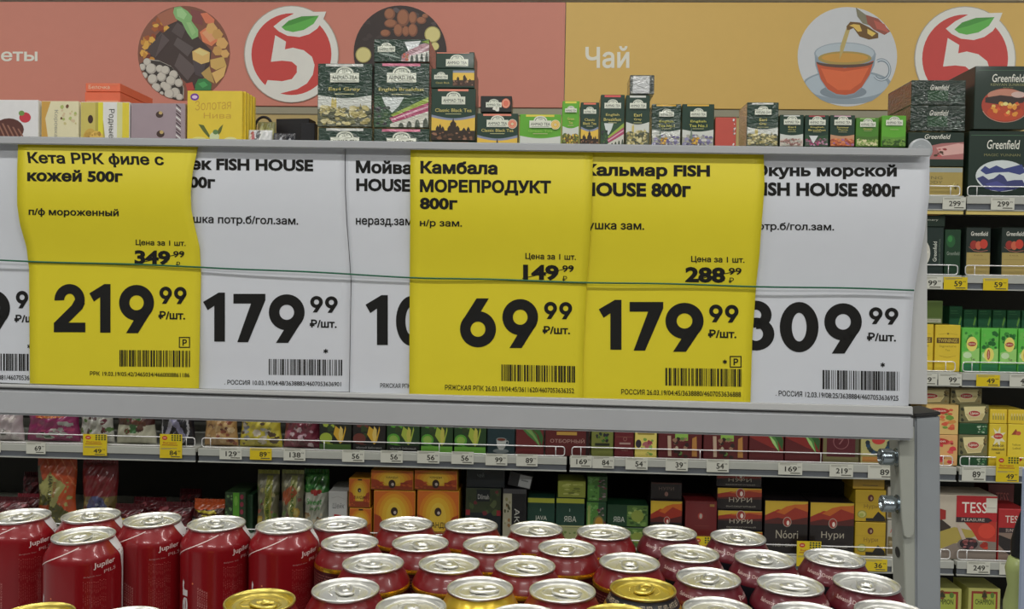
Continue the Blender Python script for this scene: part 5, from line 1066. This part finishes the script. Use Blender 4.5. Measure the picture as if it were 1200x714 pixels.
for px, py in ((1066, 652.5), (1067, 706)):
    c = loc(onY(1055 + (py - 500) * 11 / 400, py, YR + .0035)); b = MB(); n = 18; yc = c.y + .018
    b.add([(c.x - .0006, yc + .0075 * math.cos(2 * PI * k / n), c.z + .0065 * math.sin(2 * PI * k / n)) for k in range(n)], [tuple(range(n))], BLK)
    b.obj('hole', rk)
c = loc(onY(1079, 176, YR + .024)); b = MB(); n = 36
vs = []; fs = []
for (r, y) in ((.0145, .003), (.0145, 0), (.0125, -.001), (.0065, -.0005), (.006, -.003), (.0001, -.003)):
    for k in range(n): vs.append((c.x + r * math.cos(2 * PI * k / n), c.y + y, c.z + r * math.sin(2 * PI * k / n)))
for i in range(5):
    for k in range(n): fs.append((i * n + k, i * n + (k + 1) % n, (i + 1) * n + (k + 1) % n, (i + 1) * n + k))
b.add(vs, fs, mat('84888a', rough=.3)); b.obj('end_disc', rk, smooth=False)

# ------------------------------------------------------------------ price cards
def interp(tab, t):
    if t <= tab[0][0]: return tab[0][1]
    for (a, va), (b_, vb) in zip(tab, tab[1:]):
        if t <= b_: return va + (vb - va) * (t - a) / (b_ - a)
    return tab[-1][1]
TOPY = [(-100, 161), (0, 164), (240, 169), (480, 174), (690, 177), (890, 180), (1090, 183)]
WIREY = [(-100, 302), (0, 305), (235, 313), (500, 326), (690, 331), (1068, 340)]
def ycard(px): return interp(TOPY, px)
YEL, WHT = mat('b0a41e', rough=.45, vary=.02), mat('a8abb0', rough=.45, vary=.02)
YEL2 = None
class CardPrint(Print):
    """print that follows the curl of the paper: every glyph is cut into narrow bands before it is bent"""
    steps = ((1, 5.0), (0, 12.0)); lift = 3.5e-4
    def _add(s, vs, fs, col, m=None):
        s.n += 1; bm = bmesh.new(); bv = [bm.verts.new((u, v, 0)) for u, v in vs]
        for f in fs:
            try: bm.faces.new([bv[i] for i in f])
            except ValueError: pass
        bm.normal_update()
        bmesh.ops.triangulate(bm, faces=bm.faces[:], ngon_method='EAR_CLIP')
        for ax, st in s.steps:
            a = min(v.co[ax] for v in bm.verts); b_ = max(v.co[ax] for v in bm.verts); q = (math.floor(a / st) + 1) * st
            while q < b_:
                co = [0, 0, 0]; no = [0, 0, 0]; co[ax] = q; no[ax] = 1
                bmesh.ops.bisect_plane(bm, geom=bm.verts[:] + bm.edges[:] + bm.faces[:], plane_co=co, plane_no=no); q += st
        bm.verts.index_update(); mb = s.mb.setdefault(s.part, MB())
        mb.add([s.map(v.co.x, v.co.y, s.lift + s.n * s.step) for v in bm.verts], [[v.index for v in f.verts] for f in bm.faces], m or mat(col, **s.kw)); bm.free()
class Card:
    def __init__(s, label, L, Rr, bot, m, y0, amp, name='price_card'):
        s.L, s.R, s.bot, s.y0, s.amp = L, Rr, bot, y0, amp
        xm = (L[0][1] + Rr[0][1]) / 2
        s.o = empty(name, onY(xm, 300, YR + y0), label, 'price card', 'price cards in the rack')
        b = MB(); nx, nz = 18, 60; V = []
        for j in range(nz + 1):
            for i in range(nx + 1):
                u, v = i / nx, j / nz; px = interp(L, 170 + 300 * v); qx = interp(Rr, 170 + 300 * v); x = px + (qx - px) * u
                t = ycard(x) - 1; bt = interp(bot, x); y = t + (bt - t) * v
                px = interp(L, y); qx = interp(Rr, y); x = px + (qx - px) * u
                V.append(s.pt(x, y, 0))
        W = nx + 1
        fr = [(j * W + i, (j + 1) * W + i, (j + 1) * W + i + 1, j * W + i + 1) for j in range(nz) for i in range(nx)]
        b.add(V, fr, m); B = [v + Vector((0, .0004, 0)) for v in V]; b.add(B, [f[::-1] for f in fr], m)
        k = len(V)
        ed = [(j * W, k + j * W, k + (j + 1) * W, (j + 1) * W) for j in range(nz)] + [((j + 1) * W - 1, (j + 2) * W - 1, k + (j + 2) * W - 1, k + (j + 1) * W - 1) for j in range(nz)]
        for f in ed: b.f.append(list(f)); b.m.append(0)
        b.obj('card', s.o, smooth=True)
        s.P = CardPrint(lambda x, y, l: s.pt(x, y, l), 3e-6); s.P.kw = dict(rough=.85, vary=.0, gain=.5); s.P.w = s.P.h = 1
    def depth(s, x, y):
        t = ycard(x); wz = interp(WIREY, x); bt = interp(s.bot, x)
        if y < wz: q = (y - t) / (wz - t); d = math.sin(PI * min(1, max(0, q)) ** .8) ** 1.4 * s.amp
        else: q = (y - wz) / (bt - wz); d = (1 - math.cos(PI * min(1, q))) / 2 * s.amp * .3
        return d + .0009 * math.sin(x * .021 + s.y0 * 900) * math.sin(PI * min(1, max(0, (y - t) / 280)))
    def pt(s, x, y, l): return onY(x, y, YR + s.y0 - s.depth(x, y) - l) - s.o.location
    def txt(s, t, a, b, c, d, slope=0.0, bold=.042, part='lettering', shear=0.0, col='16150f'):
        s.k = getattr(s, 'k', 0) + 1; s.P.part = 'title_line#%d' % s.k if part == 'lettering' else part; s.P.text(t, a, b, c, d, col, bold, 2, slope=slope, shear=shear)
    def big(s, ch, a, b, c, d): s.P.part = 'price_numerals'; s.P.num(ch, a, b, c, d, '13120e')
    def cents(s, a, b, c, d, sl=0.0):
        s.P.part = 'price_cents'; w_ = (c - a) * .46
        s.P.num('9', a, b, a + w_, d - sl, '13120e'); s.P.num('9', c - w_, b + sl, c, d, '13120e')
    def per(s, a, b, c, d, sl=0.0):
        s.P.part = 'unit_lettering'; s.P.text('₽/шт.', a, b, c, d, '13120e', .03, 2, slope=sl)
    def bars(s, a, b, c, d, sl, seed): s.P.part = 'barcode'; s.P.bars(a, b, c, d, '17160f', seed, sl)
    def small(s, t, a, b, c, d, sl): s.P.part = 'small_lettering'; s.P.text(t, a, b, c, d, '17160f', .01, 2, slope=sl)
    def boxp(s, a, b, c, d):
        s.P.part = 'boxed_letter'; t = (c - a) * .09
        for q in ((a, b, c, b + t), (a, d - t, c, d), (a, b + t, a + t, d - t), (c - t, b + t, c, d - t)): s.P.rect(*q, '17160f')
        s.P.text('Р', a + (c - a) * .32, b + (d - b) * .22, a + (c - a) * .72, b + (d - b) * .8, '17160f', .03)
    def old(s, num, n4, c4, r4, cross):
        s.txt('Цена за 1 шт.', *cross[1], slope=1.2, bold=.02, part='old_price_caption')
        s.P.part = 'old_price'; s.P.text(num, *n4, '16150f', .045, 2, slope=.8); s.P.text('99', *c4, '16150f', .02, 2); s.P.text('₽', *r4, '16150f', .0, 2)
        (x0, y0, x1, y1) = cross[0]; s.P.part = 'strike_line'; s.P.poly([(x0, y0), (x1, y1), (x1, y1 + .8), (x0, y0 + .8)], '16150f')
    def end(s):
        s.P.done(s.o)
SEAM1 = [(178, 404), (220, 404), (260, 406), (300, 409), (330, 411), (460, 409)]
c = Card('white price card cut by the left edge, under the leftmost yellow card', [(170, -60), (470, -62)], [(170, 60), (470, 62)], [(-100, 444), (60, 451)], WHT, .006, .003)
c.big('9', -29, 340, 11.7, 398); c.cents(18.6, 341, 50, 361.5); c.per(16.8, 369, 48, 378); c.txt('*', 32, 403, 38, 409, bold=.03)
c.bars(-45, 414, 42, 434, 1, 3); c.small('РОССИЯ 26.03.19/04:48/3638881/4607053636871', -82, 438, 49, 444, 2); c.end()
c = Card('white price card with 179.99 and an asterisk, second visible from left', [(170, 205), (470, 208)], SEAM1, [(200, 454.5), (410, 459.5)], WHT, .004, .004)
c.txt('Хек FISH HOUSE', 208, 184.5, 367, 199, 2.0); c.txt('800г', 211.5, 206.5, 252, 220, 1)
c.txt('тушка потр.б/гол.зам.', 212, 251.5, 349.5, 263.5, 2.5, .02)
for ch, q in zip('179', ((238, 343, 263.6, 400.5), (273.5, 344.5, 311, 401.2), (315, 345, 357, 402))): c.big(ch, *q)
c.cents(363.5, 347, 395.7, 366.7, .4); c.per(363, 374.5, 394.5, 384, .6); c.txt('*', 379, 409, 384.5, 414.5, bold=.03); c.bars(315, 420.8, 401, 439.5, 1, 5)
c.small('. РОССИЯ 10.03.19/04:48/3638883/4607053636901', 263, 445.3, 399.7, 450.8, 2.2); c.end()
c = Card('white price card right of the thin seam, half hidden by the middle yellow card', [(y, x + .8) for y, x in SEAM1], [(170, 500), (470, 500)], [(400, 459.5), (510, 463)], WHT, .0043, .0035)
c.txt('Мойва', 417, 187.5, 482.5, 203, 1.5); c.txt('HOUSE', 417.5, 209, 480.5, 224, 1); c.txt('неразд.зам', 417, 255.5, 483, 266, 1, .02)
c.big('1', 428.4, 346, 454.5, 404.5); c.big('0', 464, 347, 500, 405.5); c.small('РЯЖСКАЯ РПК 26.03', 445.6, 449.2, 493, 454.6, .8); c.end()
KL = [(172, 21), (200, 20), (240, 20), (262, 23), (290, 31), (315, 34), (460, 35)]; KR = [(172, 232), (200, 226), (225, 223.5), (245, 224), (265, 228), (290, 234), (320, 235.5), (457, 233)]
c = Card('yellow price card with 219.99, leftmost of the yellow ones', KL, KR, [(30, 449.5), (235, 455.5)], YEL, .000, .0085)
c.txt('Кета РРК филе с', 33.6, 178, 193, 194.5, 2.5, .03, shear=-.12); c.txt('кожей 500г', 31.8, 198.5, 143.5, 212.5, 1.2); c.txt('п/ф мороженный', 33.5, 243.5, 139, 254, 1.6, .025)
c.old('349', (157.6, 293.2, 199.6, 310.2), (203, 294.3, 216, 301.9), (206, 306.8, 211, 312.8), ((160, 308.5, 216, 296), (159, 280.8, 217.5, 288.5)))
for ch, q in zip('219', ((63, 333, 100, 389.5), (104.7, 333, 129.4, 390), (139.5, 334, 180.5, 390.6))): c.big(ch, *q)
c.cents(186.8, 336, 218.6, 356.4, .3); c.per(185.6, 364.6, 217, 374.3, .4); c.boxp(209.6, 395, 222.6, 407.8); c.bars(140, 410.3, 222.6, 429.6, .8, 7)
c.small('РРК 19.03.19/05:42/3465034/4660008861186', 105.4, 435.2, 222, 440.4, 2); c.end()
c = Card('white price card with 309.99 at the right end of the rack', [(170, 868), (470, 862)], [(183, 1089.5), (230, 1089), (270, 1084), (310, 1077), (345, 1071), (400, 1067.5), (478, 1064.5)], [(860, 472.5), (1070, 476)], WHT, .0055, .006)
c.txt('Окунь морской', 883.5, 192.5, 1051, 210, 0.3); c.txt('FISH HOUSE 800г', 884.5, 213.5, 1054.5, 229.5, 1.6); c.txt('потр.б/гол.зам.', 880.5, 260.5, 977.5, 271.5, 1, .02)
for ch, q in zip('309', ((867, 352.5, 907.5, 411), (913.8, 354, 959.3, 413), (966, 355.5, 1010, 414.5))): c.big(ch, *q)
c.cents(1018.5, 360.2, 1052.8, 380.6, .6); c.per(1016, 389.8, 1050, 399.8, .8); c.txt('*', 1032, 425, 1037, 430.6, bold=.03); c.bars(964, 433.8, 1053.8, 456.2, 2, 9)
c.small('. РОССИЯ 12.03.19/08:25/3638884/4607053636925', 909, 457.6, 1052.8, 464, 6); c.end()
c = Card('yellow price card with old price 288.99, rightmost of the yellow ones', [(170, 670), (470, 668)], [(180, 895), (218, 896), (245, 894), (270, 892), (300, 890), (330, 886.5), (400, 881.5), (472, 879.5)], [(660, 466.5), (885, 472.3)], YEL, .0025, .0072)
c.txt('Кальмар FISH', 684.5, 192, 832, 209.5, 1); c.txt('HOUSE 800г', 682, 213.5, 809.5, 230, 1.4); c.txt('тушка зам.', 682, 261, 755, 271.2, .9, .02)
c.old('288', (803, 312.8, 850, 331), (854, 314, 869, 322.2), (854, 325.5, 860, 332), ((806, 329, 869, 316.5), (810, 300, 872.5, 308.3)))
for ch, q in zip('179', ((701.7, 351.5, 728.3, 410), (737.8, 354, 777.3, 411), (779.8, 355, 824.6, 412.4))): c.big(ch, *q)
c.cents(831, 357, 865.5, 378.2, .4); c.per(829.8, 386.3, 863, 396, .6); c.txt('*', 847, 421.5, 852, 427, bold=.03); c.boxp(855.2, 417.3, 869, 431); c.bars(779.8, 431.3, 869, 452, 1.4, 11)
c.small('РОССИЯ 26.03.19/04:45/3638880/4607053636888', 728, 456, 868.3, 462.3, 3.2); c.end()
c = Card('yellow price card with 69.99 and a three-line title, in the middle', [(172, 481), (460, 479.5)], [(178, 695), (220, 694), (260, 692.5), (300, 690), (330, 687.5), (420, 683.3), (470, 683)], [(475, 462.3), (690, 467.5)], YEL, .0005, .0085)
c.txt('Камбала', 492.6, 188.5, 583, 203.5, 1.3); c.txt('МОРЕПРОДУКТ', 492, 210, 645.7, 228, 1.6); c.txt('800г', 492, 231.5, 536, 245.3, .6); c.txt('н/р зам.', 492, 257.4, 541.5, 267.3, .5, .02)
c.old('149', (613, 310, 655, 328.3), (659, 311, 672.4, 319), (659, 323.6, 664.5, 330), ((612, 326, 671, 313), (615.7, 296.6, 675, 305)))
for ch, q in zip('69', ((539, 349.8, 581.3, 407.2), (588.7, 350.6, 630.6, 408))): c.big(ch, *q)
c.cents(637.6, 353.8, 670.5, 374.3, .3); c.per(635.8, 382.1, 668, 391.5, .5); c.bars(587.6, 427.2, 673.9, 446.6, 2, 13)
c.small('РЯЖСКАЯ РПК 26.03.19/04:45/3611620/4607053636352', 521.5, 451, 672.7, 457.2, 4); c.end()
# green wire stretched over the cards
wr = MB(); pts = []
for i in range(70):
    x = -60 + 1131 * i / 69; y = interp(WIREY, x) + .5 * math.sin(x * .03); pts.append(onY(x, y, YR - .0020))
w0 = pts[0].copy(); wr.tube([p - w0 for p in pts], .0011, mat('125038', rough=.35, gain=1.6), 8)
o = wr.obj('green_wire', None, w0, smooth=True); tag(o, 'thin dark green wire stretched across all the price cards', 'wire')

# ------------------------------------------------------------------ cans
ZT = 1.5 - .2477; ZJ = 1.5 - .236
SILV = mat('a8a8a4', rough=.36, metal=1.0, gain=2.1, vary=.03); GOLD = mat('a89a50', rough=.34, metal=1.0, gain=1.9, vary=.03)
REDJ = mat('861018', rough=.3, metal=.1, coat=.4, vary=.02, gain=1.0); REDG = mat('7c0f14', rough=.3, metal=.0, coat=.3, vary=.02, gain=.85)
REDD = mat('5c1822', rough=.32, metal=.12, coat=.3, vary=.02, gain=1.2); GBAND = mat('b08c2c', rough=.22, metal=.9, gain=1.8); DKB = mat('3a0c10', rough=.35, metal=.3, gain=1.4)
BKC = mat('17171c', rough=.35, gain=1.2); GOLDB = mat('b39a30', rough=.28, metal=.7, gain=1.8, coat=.3)
SH = [(.0258, -.0022), (.0263, -.0040), (.0275, -.0065), (.0297, -.0105), (.0318, -.0140), (.0329, -.0172), (.0331, -.0200)]
def can_body(H, mats_, splits):
    """neck, shoulder and wall; mats_ change at the heights given in splits (distance below the rim)"""
    prof = list(SH); zs = [s for s in splits if s > .020]
    for s in splits:
        for (ra, za), (rb, zb) in zip(SH, SH[1:]):
            if zb < -s < za: prof.append((ra + (rb - ra) * (-s - za) / (zb - za), -s))
    prof.sort(key=lambda q: -q[1])
    for s in zs: prof.append((.0331, -s))
    prof += [(.0331, -H + .012), (.0318, -H + .006), (.0262, -H), (.0240, -H + .001)]
    ms = []
    for i in range(len(prof) - 1):
        d = -(prof[i][1] + prof[i + 1][1]) / 2; k = 0
        while k < len(splits) and d > splits[k]: k += 1
        ms.append(mats_[min(k, len(mats_) - 1)])
    b = MB(); b.lathe(prof, ms[0], 48, mats=ms); return b.mesh('can_body', True)
def can_lid(m):
    b = MB(); b.lathe([(.0257, -.0026), (.0270, -.0018), (.0273, -.0008), (.0270, .0002), (.0264, .0005), (.0257, .0001), (.0250, -.0022), (.0243, -.0050), (.0236, -.0056), (.0229, -.0050), (.0222, -.0034), (.0205, -.0030), (.0190, -.0031), (.0182, -.0036), (.0174, -.0033), (.006, -.0033), (.0001, -.0033)], m, 56)
    # embossed mouth outline
    n = 30; pts = [(.0 + .0085 * math.cos(2 * PI * k / n), .0098 + .0072 * math.sin(2 * PI * k / n), -.0032) for k in range(n)]
    b.tube(pts, .00045, m, 6, closed=True)
    b.tube([(-.011, .002, -.0032), (-.013, -.006, -.0032), (-.009, -.014, -.0032), (0, -.0165, -.0032), (.009, -.014, -.0032), (.013, -.006, -.0032), (.011, .002, -.0032)], .0004, m, 6)
    return b.mesh('can_lid', True)
def can_tab(m):
    b = MB(); n = 28
    def ov(rx, ry, cy, z, p=.8): return [(rx * abs(math.cos(2 * PI * k / n)) ** p * (1 if math.cos(2 * PI * k / n) >= 0 else -1), cy + ry * math.sin(2 * PI * k / n), z) for k in range(n)]
    O0, O1, O2 = ov(.0078, .0122, -.0035, -.0022), ov(.0078, .0122, -.0035, -.0008), ov(.0066, .011, -.0035, -.0004)
    I2, I1 = ov(.0046, .0052, -.0085, -.0004), ov(.0042, .0048, -.0085, -.0022)
    V = O0 + O1 + O2 + I2 + I1; fs = []
    for a in range(4):
        for k in range(n): fs.append((a * n + k, a * n + (k + 1) % n, (a + 1) * n + (k + 1) % n, (a + 1) * n + k))
    b.add(V, fs, m); return b.mesh('pull_tab', True)
def rivet(m):
    b = MB(); b.lathe([(.0030, -.0012), (.0030, -.0002), (.0022, .0003), (.0001, .0004)], m, 20); return b.mesh('rivet', True)
LIDS = {'s': (can_lid(SILV), can_tab(SILV), rivet(SILV)), 'g': (can_lid(GOLD), can_tab(GOLD), rivet(GOLD))}
HJ, HO = .168, .1563
class CanPrint(CardPrint):
    steps = ((0, 4.0), (1, .004)); lift = 1.6e-4
def wrapmap(r0=.0331):
    def f(a, z, l):                            # a: degrees round the can (0 faces the aisle), z: distance below the rim
        t = math.radians(a) - PI / 2; zz = -z; r = r0
        if z < .020:
            for (ra, za), (rb, zb) in zip(SH, SH[1:]):
                if zb <= zz <= za: r = ra + (rb - ra) * (zz - za) / (zb - za)
        return Vector(((r + l) * math.cos(t), (r + l) * math.sin(t), zz))
    return f
def print_j():
    P = CanPrint(wrapmap(), 4e-6); P.kw = dict(rough=.4, gain=1.35)
    P.part = 'brand_lettering'; P.text('Jupiler', 24, .0185, 60, .0245, 'c8b8b4', .012, 2, slope=-.0016); P.text('PILS', 40, .0262, 62, .0292, 'b08c8a', .0, 2, slope=-.001); P.text('Belgisch bier', 10, .0292, 36, .0308, '9c6c6a', .0)
    P.part = 'diagonal_stripe'; vs = []; fs = []
    for i in range(25):
        t = i / 24; a = -84 + 86 * t; z = .0265 - .0225 * t ** .8; vs += [(a, z), (a, z + .0009)]
        if i: k = 2 * i; fs.append((k - 2, k - 1, k + 1, k))
    P._add(vs, fs, 'c8b4b0')
    P.part = 'white_side'; P.poly([(62, .0032), (115, .0032), (115, .15), (84, .15), (83, .032), (76, .018)], 'b8b8b8')
    P.part = 'big_lettering'; P.text('Jupiler', -72, .047, -46, .150, 'c0bcbc', .03, 2, rot=-90)
    P.part = 'small_lettering'; R = random.Random(2)
    for i in range(12): P.text('beer malt hop water alc vol ' [R.randint(0, 4):], 9 + i * 3.0, .0335 + R.uniform(0, .002), 10.7 + i * 3.0, .118, 'a05450', -.004, 0, rot=-90)
    for i in range(5): P.text('PREMIUM BELGIAN BEER RECYCLE', -32 + i * 3.6, .052 + .001 * i, -29.8 + i * 3.6, .118, 'b07470', .004, 0, rot=-90)
    P.part = 'red_mark'; P.ell(-41, .049, 1.6, .0009, 'c06a48', 10)
    return {k: v.mesh(k) for k, v in P.mb.items()}
def print_r():
    P = CanPrint(wrapmap(), 4e-6); P.kw = dict(rough=.4, gain=1.35); P.part = 'small_lettering'; R = random.Random(5)
    for i in range(9): P.text('alcohol content beer made of water barley malt hops ' [R.randint(0, 8):], -80, .0225 + i * .0026, 80, .0240 + i * .0026, 'a86860', -.004, 1, slope=.002)
    return {k: v.mesh(k) for k, v in P.mb.items()}
def print_d():
    P = CanPrint(wrapmap(), 4e-6); P.kw = dict(rough=.4, gain=1.35); P.part = 'script_lettering'; P.text('Salvator Doppelbock', -52, .0072, 24, .0108, 'c0a8a0', .0, 2, slope=.0015, shear=.3)
    P.text('Paulaner', 60, .0085, 110, .012, 'c0a8a0', .0, 2, shear=.3)
    return {k: v.mesh(k) for k, v in P.mb.items()}
def print_a():
    P = CanPrint(wrapmap(), 4e-6); P.kw = dict(rough=.4, gain=1.35); P.part = 'band_lettering'
    for i in range(6): P.text('EST. 1870 - AMSTEL BEER', -170 + i * 60, .0050, -120 + i * 60, .0088, 'b0a48c', .0, 1)
    return {k: v.mesh(k) for k, v in P.mb.items()}
KIND = {
    'J': (can_body(HJ, [REDJ], []), 's', print_j(), HJ, ZJ),
    'R': (can_body(HO, [REDG, GBAND, DKB], [.0162, .0200]), 's', print_r(), HO, ZT),
    'D': (can_body(HO, [REDD, BKC], [.0180]), 's', print_d(), HO, ZT),
    'Y': (can_body(HO, [GOLDB], []), 's', {}, HO, ZT),
    'A': (can_body(HO, [BKC, GOLDB], [.0115]), 'g', print_a(), HO, ZT),
    'G': (can_body(HO, [REDG, GBAND, DKB], [.0162, .0200]), 'g', {}, HO, ZT),
}
CANS = [
 ('J', 32, 604.5, 'red can with silver lid and small white lettering, cut by the left edge', -25), ('J', 104, 607.5, 'red can mostly hidden behind the second front red can', -60),
 ('J', 103, 622, 'red can with silver lid standing forward, second from the left edge', -10), ('J', 184, 610, 'plain-shouldered red can between the forward one and the one with big white letters', 0),
 ('J', 259.5, 613, 'red can with large sideways white letters near its left edge', 20), ('J', 336, 615, 'rightmost of the tall red cans, beside the gold-banded ones', 12),
 ('G', 320, 702, 'gold-lidded can in front of the rightmost tall red can', 0), ('G', 41, 722, 'gold lid just entering at the bottom left corner', 0), ('Y', 147, 727, 'lid barely rising over the bottom edge at left', 0),
 ('R', 408, 619.5, 'gold-banded red can at the left end of the back row', 0), ('R', 482, 619.5, 'gold-banded red can in the back row, in front of the left large amber carton', 10), ('R', 555, 623.5, 'gold-banded red can in the back row, in front of the teacup carton', 0), ('R', 629, 624, 'gold-banded red can in the back row, in front of the lime-banded cartons', 0), ('R', 705.5, 626.5, 'gold-banded red can in the back row, in front of the wide leafy cartons', 0),
 ('R', 408, 636, 'gold-banded red can second from the back at the left end', 0), ('R', 488, 637.5, 'gold-banded red can second from the back with a bent rim', 0), ('R', 574, 640, 'gold-banded red can second from the back, right of the bent-rimmed one', 0), ('R', 662, 643, 'gold-banded red can second from the back, next to the dark wine red cans', 0),
 ('R', 441, 657, 'gold-banded red can third from the back at the left end', 0), ('R', 528.5, 658, 'gold-banded red can third from the back behind the yellow gold can', 0), ('R', 613, 661, 'gold-banded red can third from the back, middle of its row', 0), ('R', 730, 659.5, 'gold-banded red can behind the gold-lidded black-banded can', 0),
 ('R', 410, 685.5, 'gold-banded red can near the front, right of the gold-lidded can at left', 35), ('Y', 570, 684, 'yellow gold can with a silver lid in the middle', 80), ('R', 664, 685.5, 'gold-banded red can between the yellow gold and the black-banded can', 0), ('A', 753, 685.5, 'gold-lidded can with a black lettered band', 70),
 ('R', 484, 706, 'silver lid cut by the bottom edge, left of the yellow gold can', 150), ('R', 616, 715, 'silver lid low at the bottom edge under the yellow gold can', 0), ('G', 711, 716, 'gold lid low at the bottom edge under the black-banded can', 0), ('R', 572, 737, 'gold-banded red can out of sight below the yellow gold can', 0) if 0 else None,
 ('D', 782.5, 629, 'wine red can in the back row, in front of the misty sunset carton', 0), ('D', 866.5, 633, 'wine red can in the back row, in front of the flat sunset stack', 0), ('D', 808, 650, 'wine red can second from the back, left one', 60), ('D', 893, 655.5, 'wine red can second from the back, middle one', 0), ('D', 977, 656, 'wine red can second from the back, beside the yellow 36.99 tag', 50),
 ('D', 822.5, 675, 'wine red can right of the gold-lidded black-banded can', 30), ('D', 914.5, 682, 'wine red can near the front, middle one', 80), ('D', 1003.5, 682, 'wine red can near the front, closest to the rack post', -40),
 ('D', 838.5, 710, 'silver lid at the bottom edge, leftmost of three right of the gold lid', 0), ('D', 937, 713, 'silver lid at the bottom edge, middle of three right of the gold lid', 60), ('D', 1033, 716, 'silver lid at the bottom edge, nearest the rack post', 0)]
CANS = [c_ for c_ in CANS if c_]
pos = []
for k, px, py, lb, rot in CANS:
    p = onZ(px, py, KIND[k][4]); pos.append([p.x, p.y])
for it in range(60):                          # keep neighbours from touching into each other
    for i in range(len(pos)):
        for j in range(i):
            dx, dy = pos[i][0] - pos[j][0], pos[i][1] - pos[j][1]; d = math.hypot(dx, dy)
            if d < .0672:
                e = (.0674 - d) / 2 / max(d, 1e-6); pos[i][0] += dx * e; pos[i][1] += dy * e; pos[j][0] -= dx * e; pos[j][1] -= dy * e
PRO = {}; RT_ = random.Random(11)
GRP = {'J': 'tall red cans', 'R': 'gold-banded red cans', 'D': 'wine red cans', 'Y': None, 'A': None, 'G': 'gold-lidded cans'}
for (k, px, py, lb, rot), (x, y) in zip(CANS, pos):
    if k in PRO: o = copy_tree(PRO[k])
    else:
        body, lk, pr, H, z = KIND[k]; o = link('drink_can', None); o.empty_display_size = .02
        link('can_body', body, o); lid = link('lid', LIDS[lk][0], o); link('pull_tab', LIDS[lk][1], lid); link('rivet', LIDS[lk][2], lid)
        for nm, me in pr.items(): link(nm, me, o)
        PRO[k] = o
    o.location = (x, y, KIND[k][4]); tag(o, lb, 'can', GRP[k] or 'assorted cans')
    # cans keep their print turned to the aisle; the lid is turned at random
    o.rotation_euler = (0, 0, 0 if k in 'JRD' else math.radians(rot))
    if k in 'JRD': o.rotation_euler = (0, 0, math.atan2(-x, y) + (math.radians({259.5: 2, 336: 4, 184: -14, 32: -12}.get(px, -10)) if k == 'J' else 0))
    for ch in o.children:
        if ch.name.startswith('lid'): ch.rotation_euler = (0, 0, RT_.uniform(0, 6.28))
# chest top on which the cans stand
cb = empty('display_chest', (-.1, .62, 0), 'pale grey chest under the cans and the price rack', 'chest')
b = MB(); b.box(-1.5, .72, -.32, .40, 0, ZT - HO - .012, mat('b0b2b2', rough=.4), .004); b.obj('chest_body', cb)
b = MB(); b.box(-1.52, .74, -.34, .42, ZT - HO - .0118, ZT - HO - .0005, mat('6a6c6c', rough=.35), .002); b.obj('chest_top', cb)

# ------------------------------------------------------------------ right edge: pale green bottle and grey upright
Yb = 1.25
p = onY(1201, 690, Yb); zb = onY(1206, 900, Yb).z
o = empty('squeeze_bottle', (p.x, Yb, zb), 'pale green bottle with dark cap at the right edge', 'bottle')
zt1 = onY(1200, 652, Yb).z - zb
b = MB(); b.lathe([(.020, 0), (.026, .004), (.027, zt1 - .07), (.022, zt1 - .045), (.026, zt1 - .02), (.022, zt1 - .004), (.015, zt1)], mat('8f9a62', rough=.35, coat=.4), 32); b.obj('bottle_body', o, smooth=True)
b = MB(); b.lathe([(.019, zt1), (.0195, zt1 + .02), (.014, zt1 + .045), (.006, zt1 + .07), (.001, zt1 + .075)], mat('17181a', rough=.35), 28); b.obj('cap', o, smooth=True)
Yu = 1.2; xa = onY(1197.5, 600, Yu).x
o = empty('upright', (xa, Yu, 0), 'blue-grey upright edge at the far right, lower half', 'post')
b = MB(); b.box(0, .05, 0, .004, 0, onY(1198, 548, Yu).z, mat('7c8698', rough=.4), .002); b.obj('upright_tube', o)
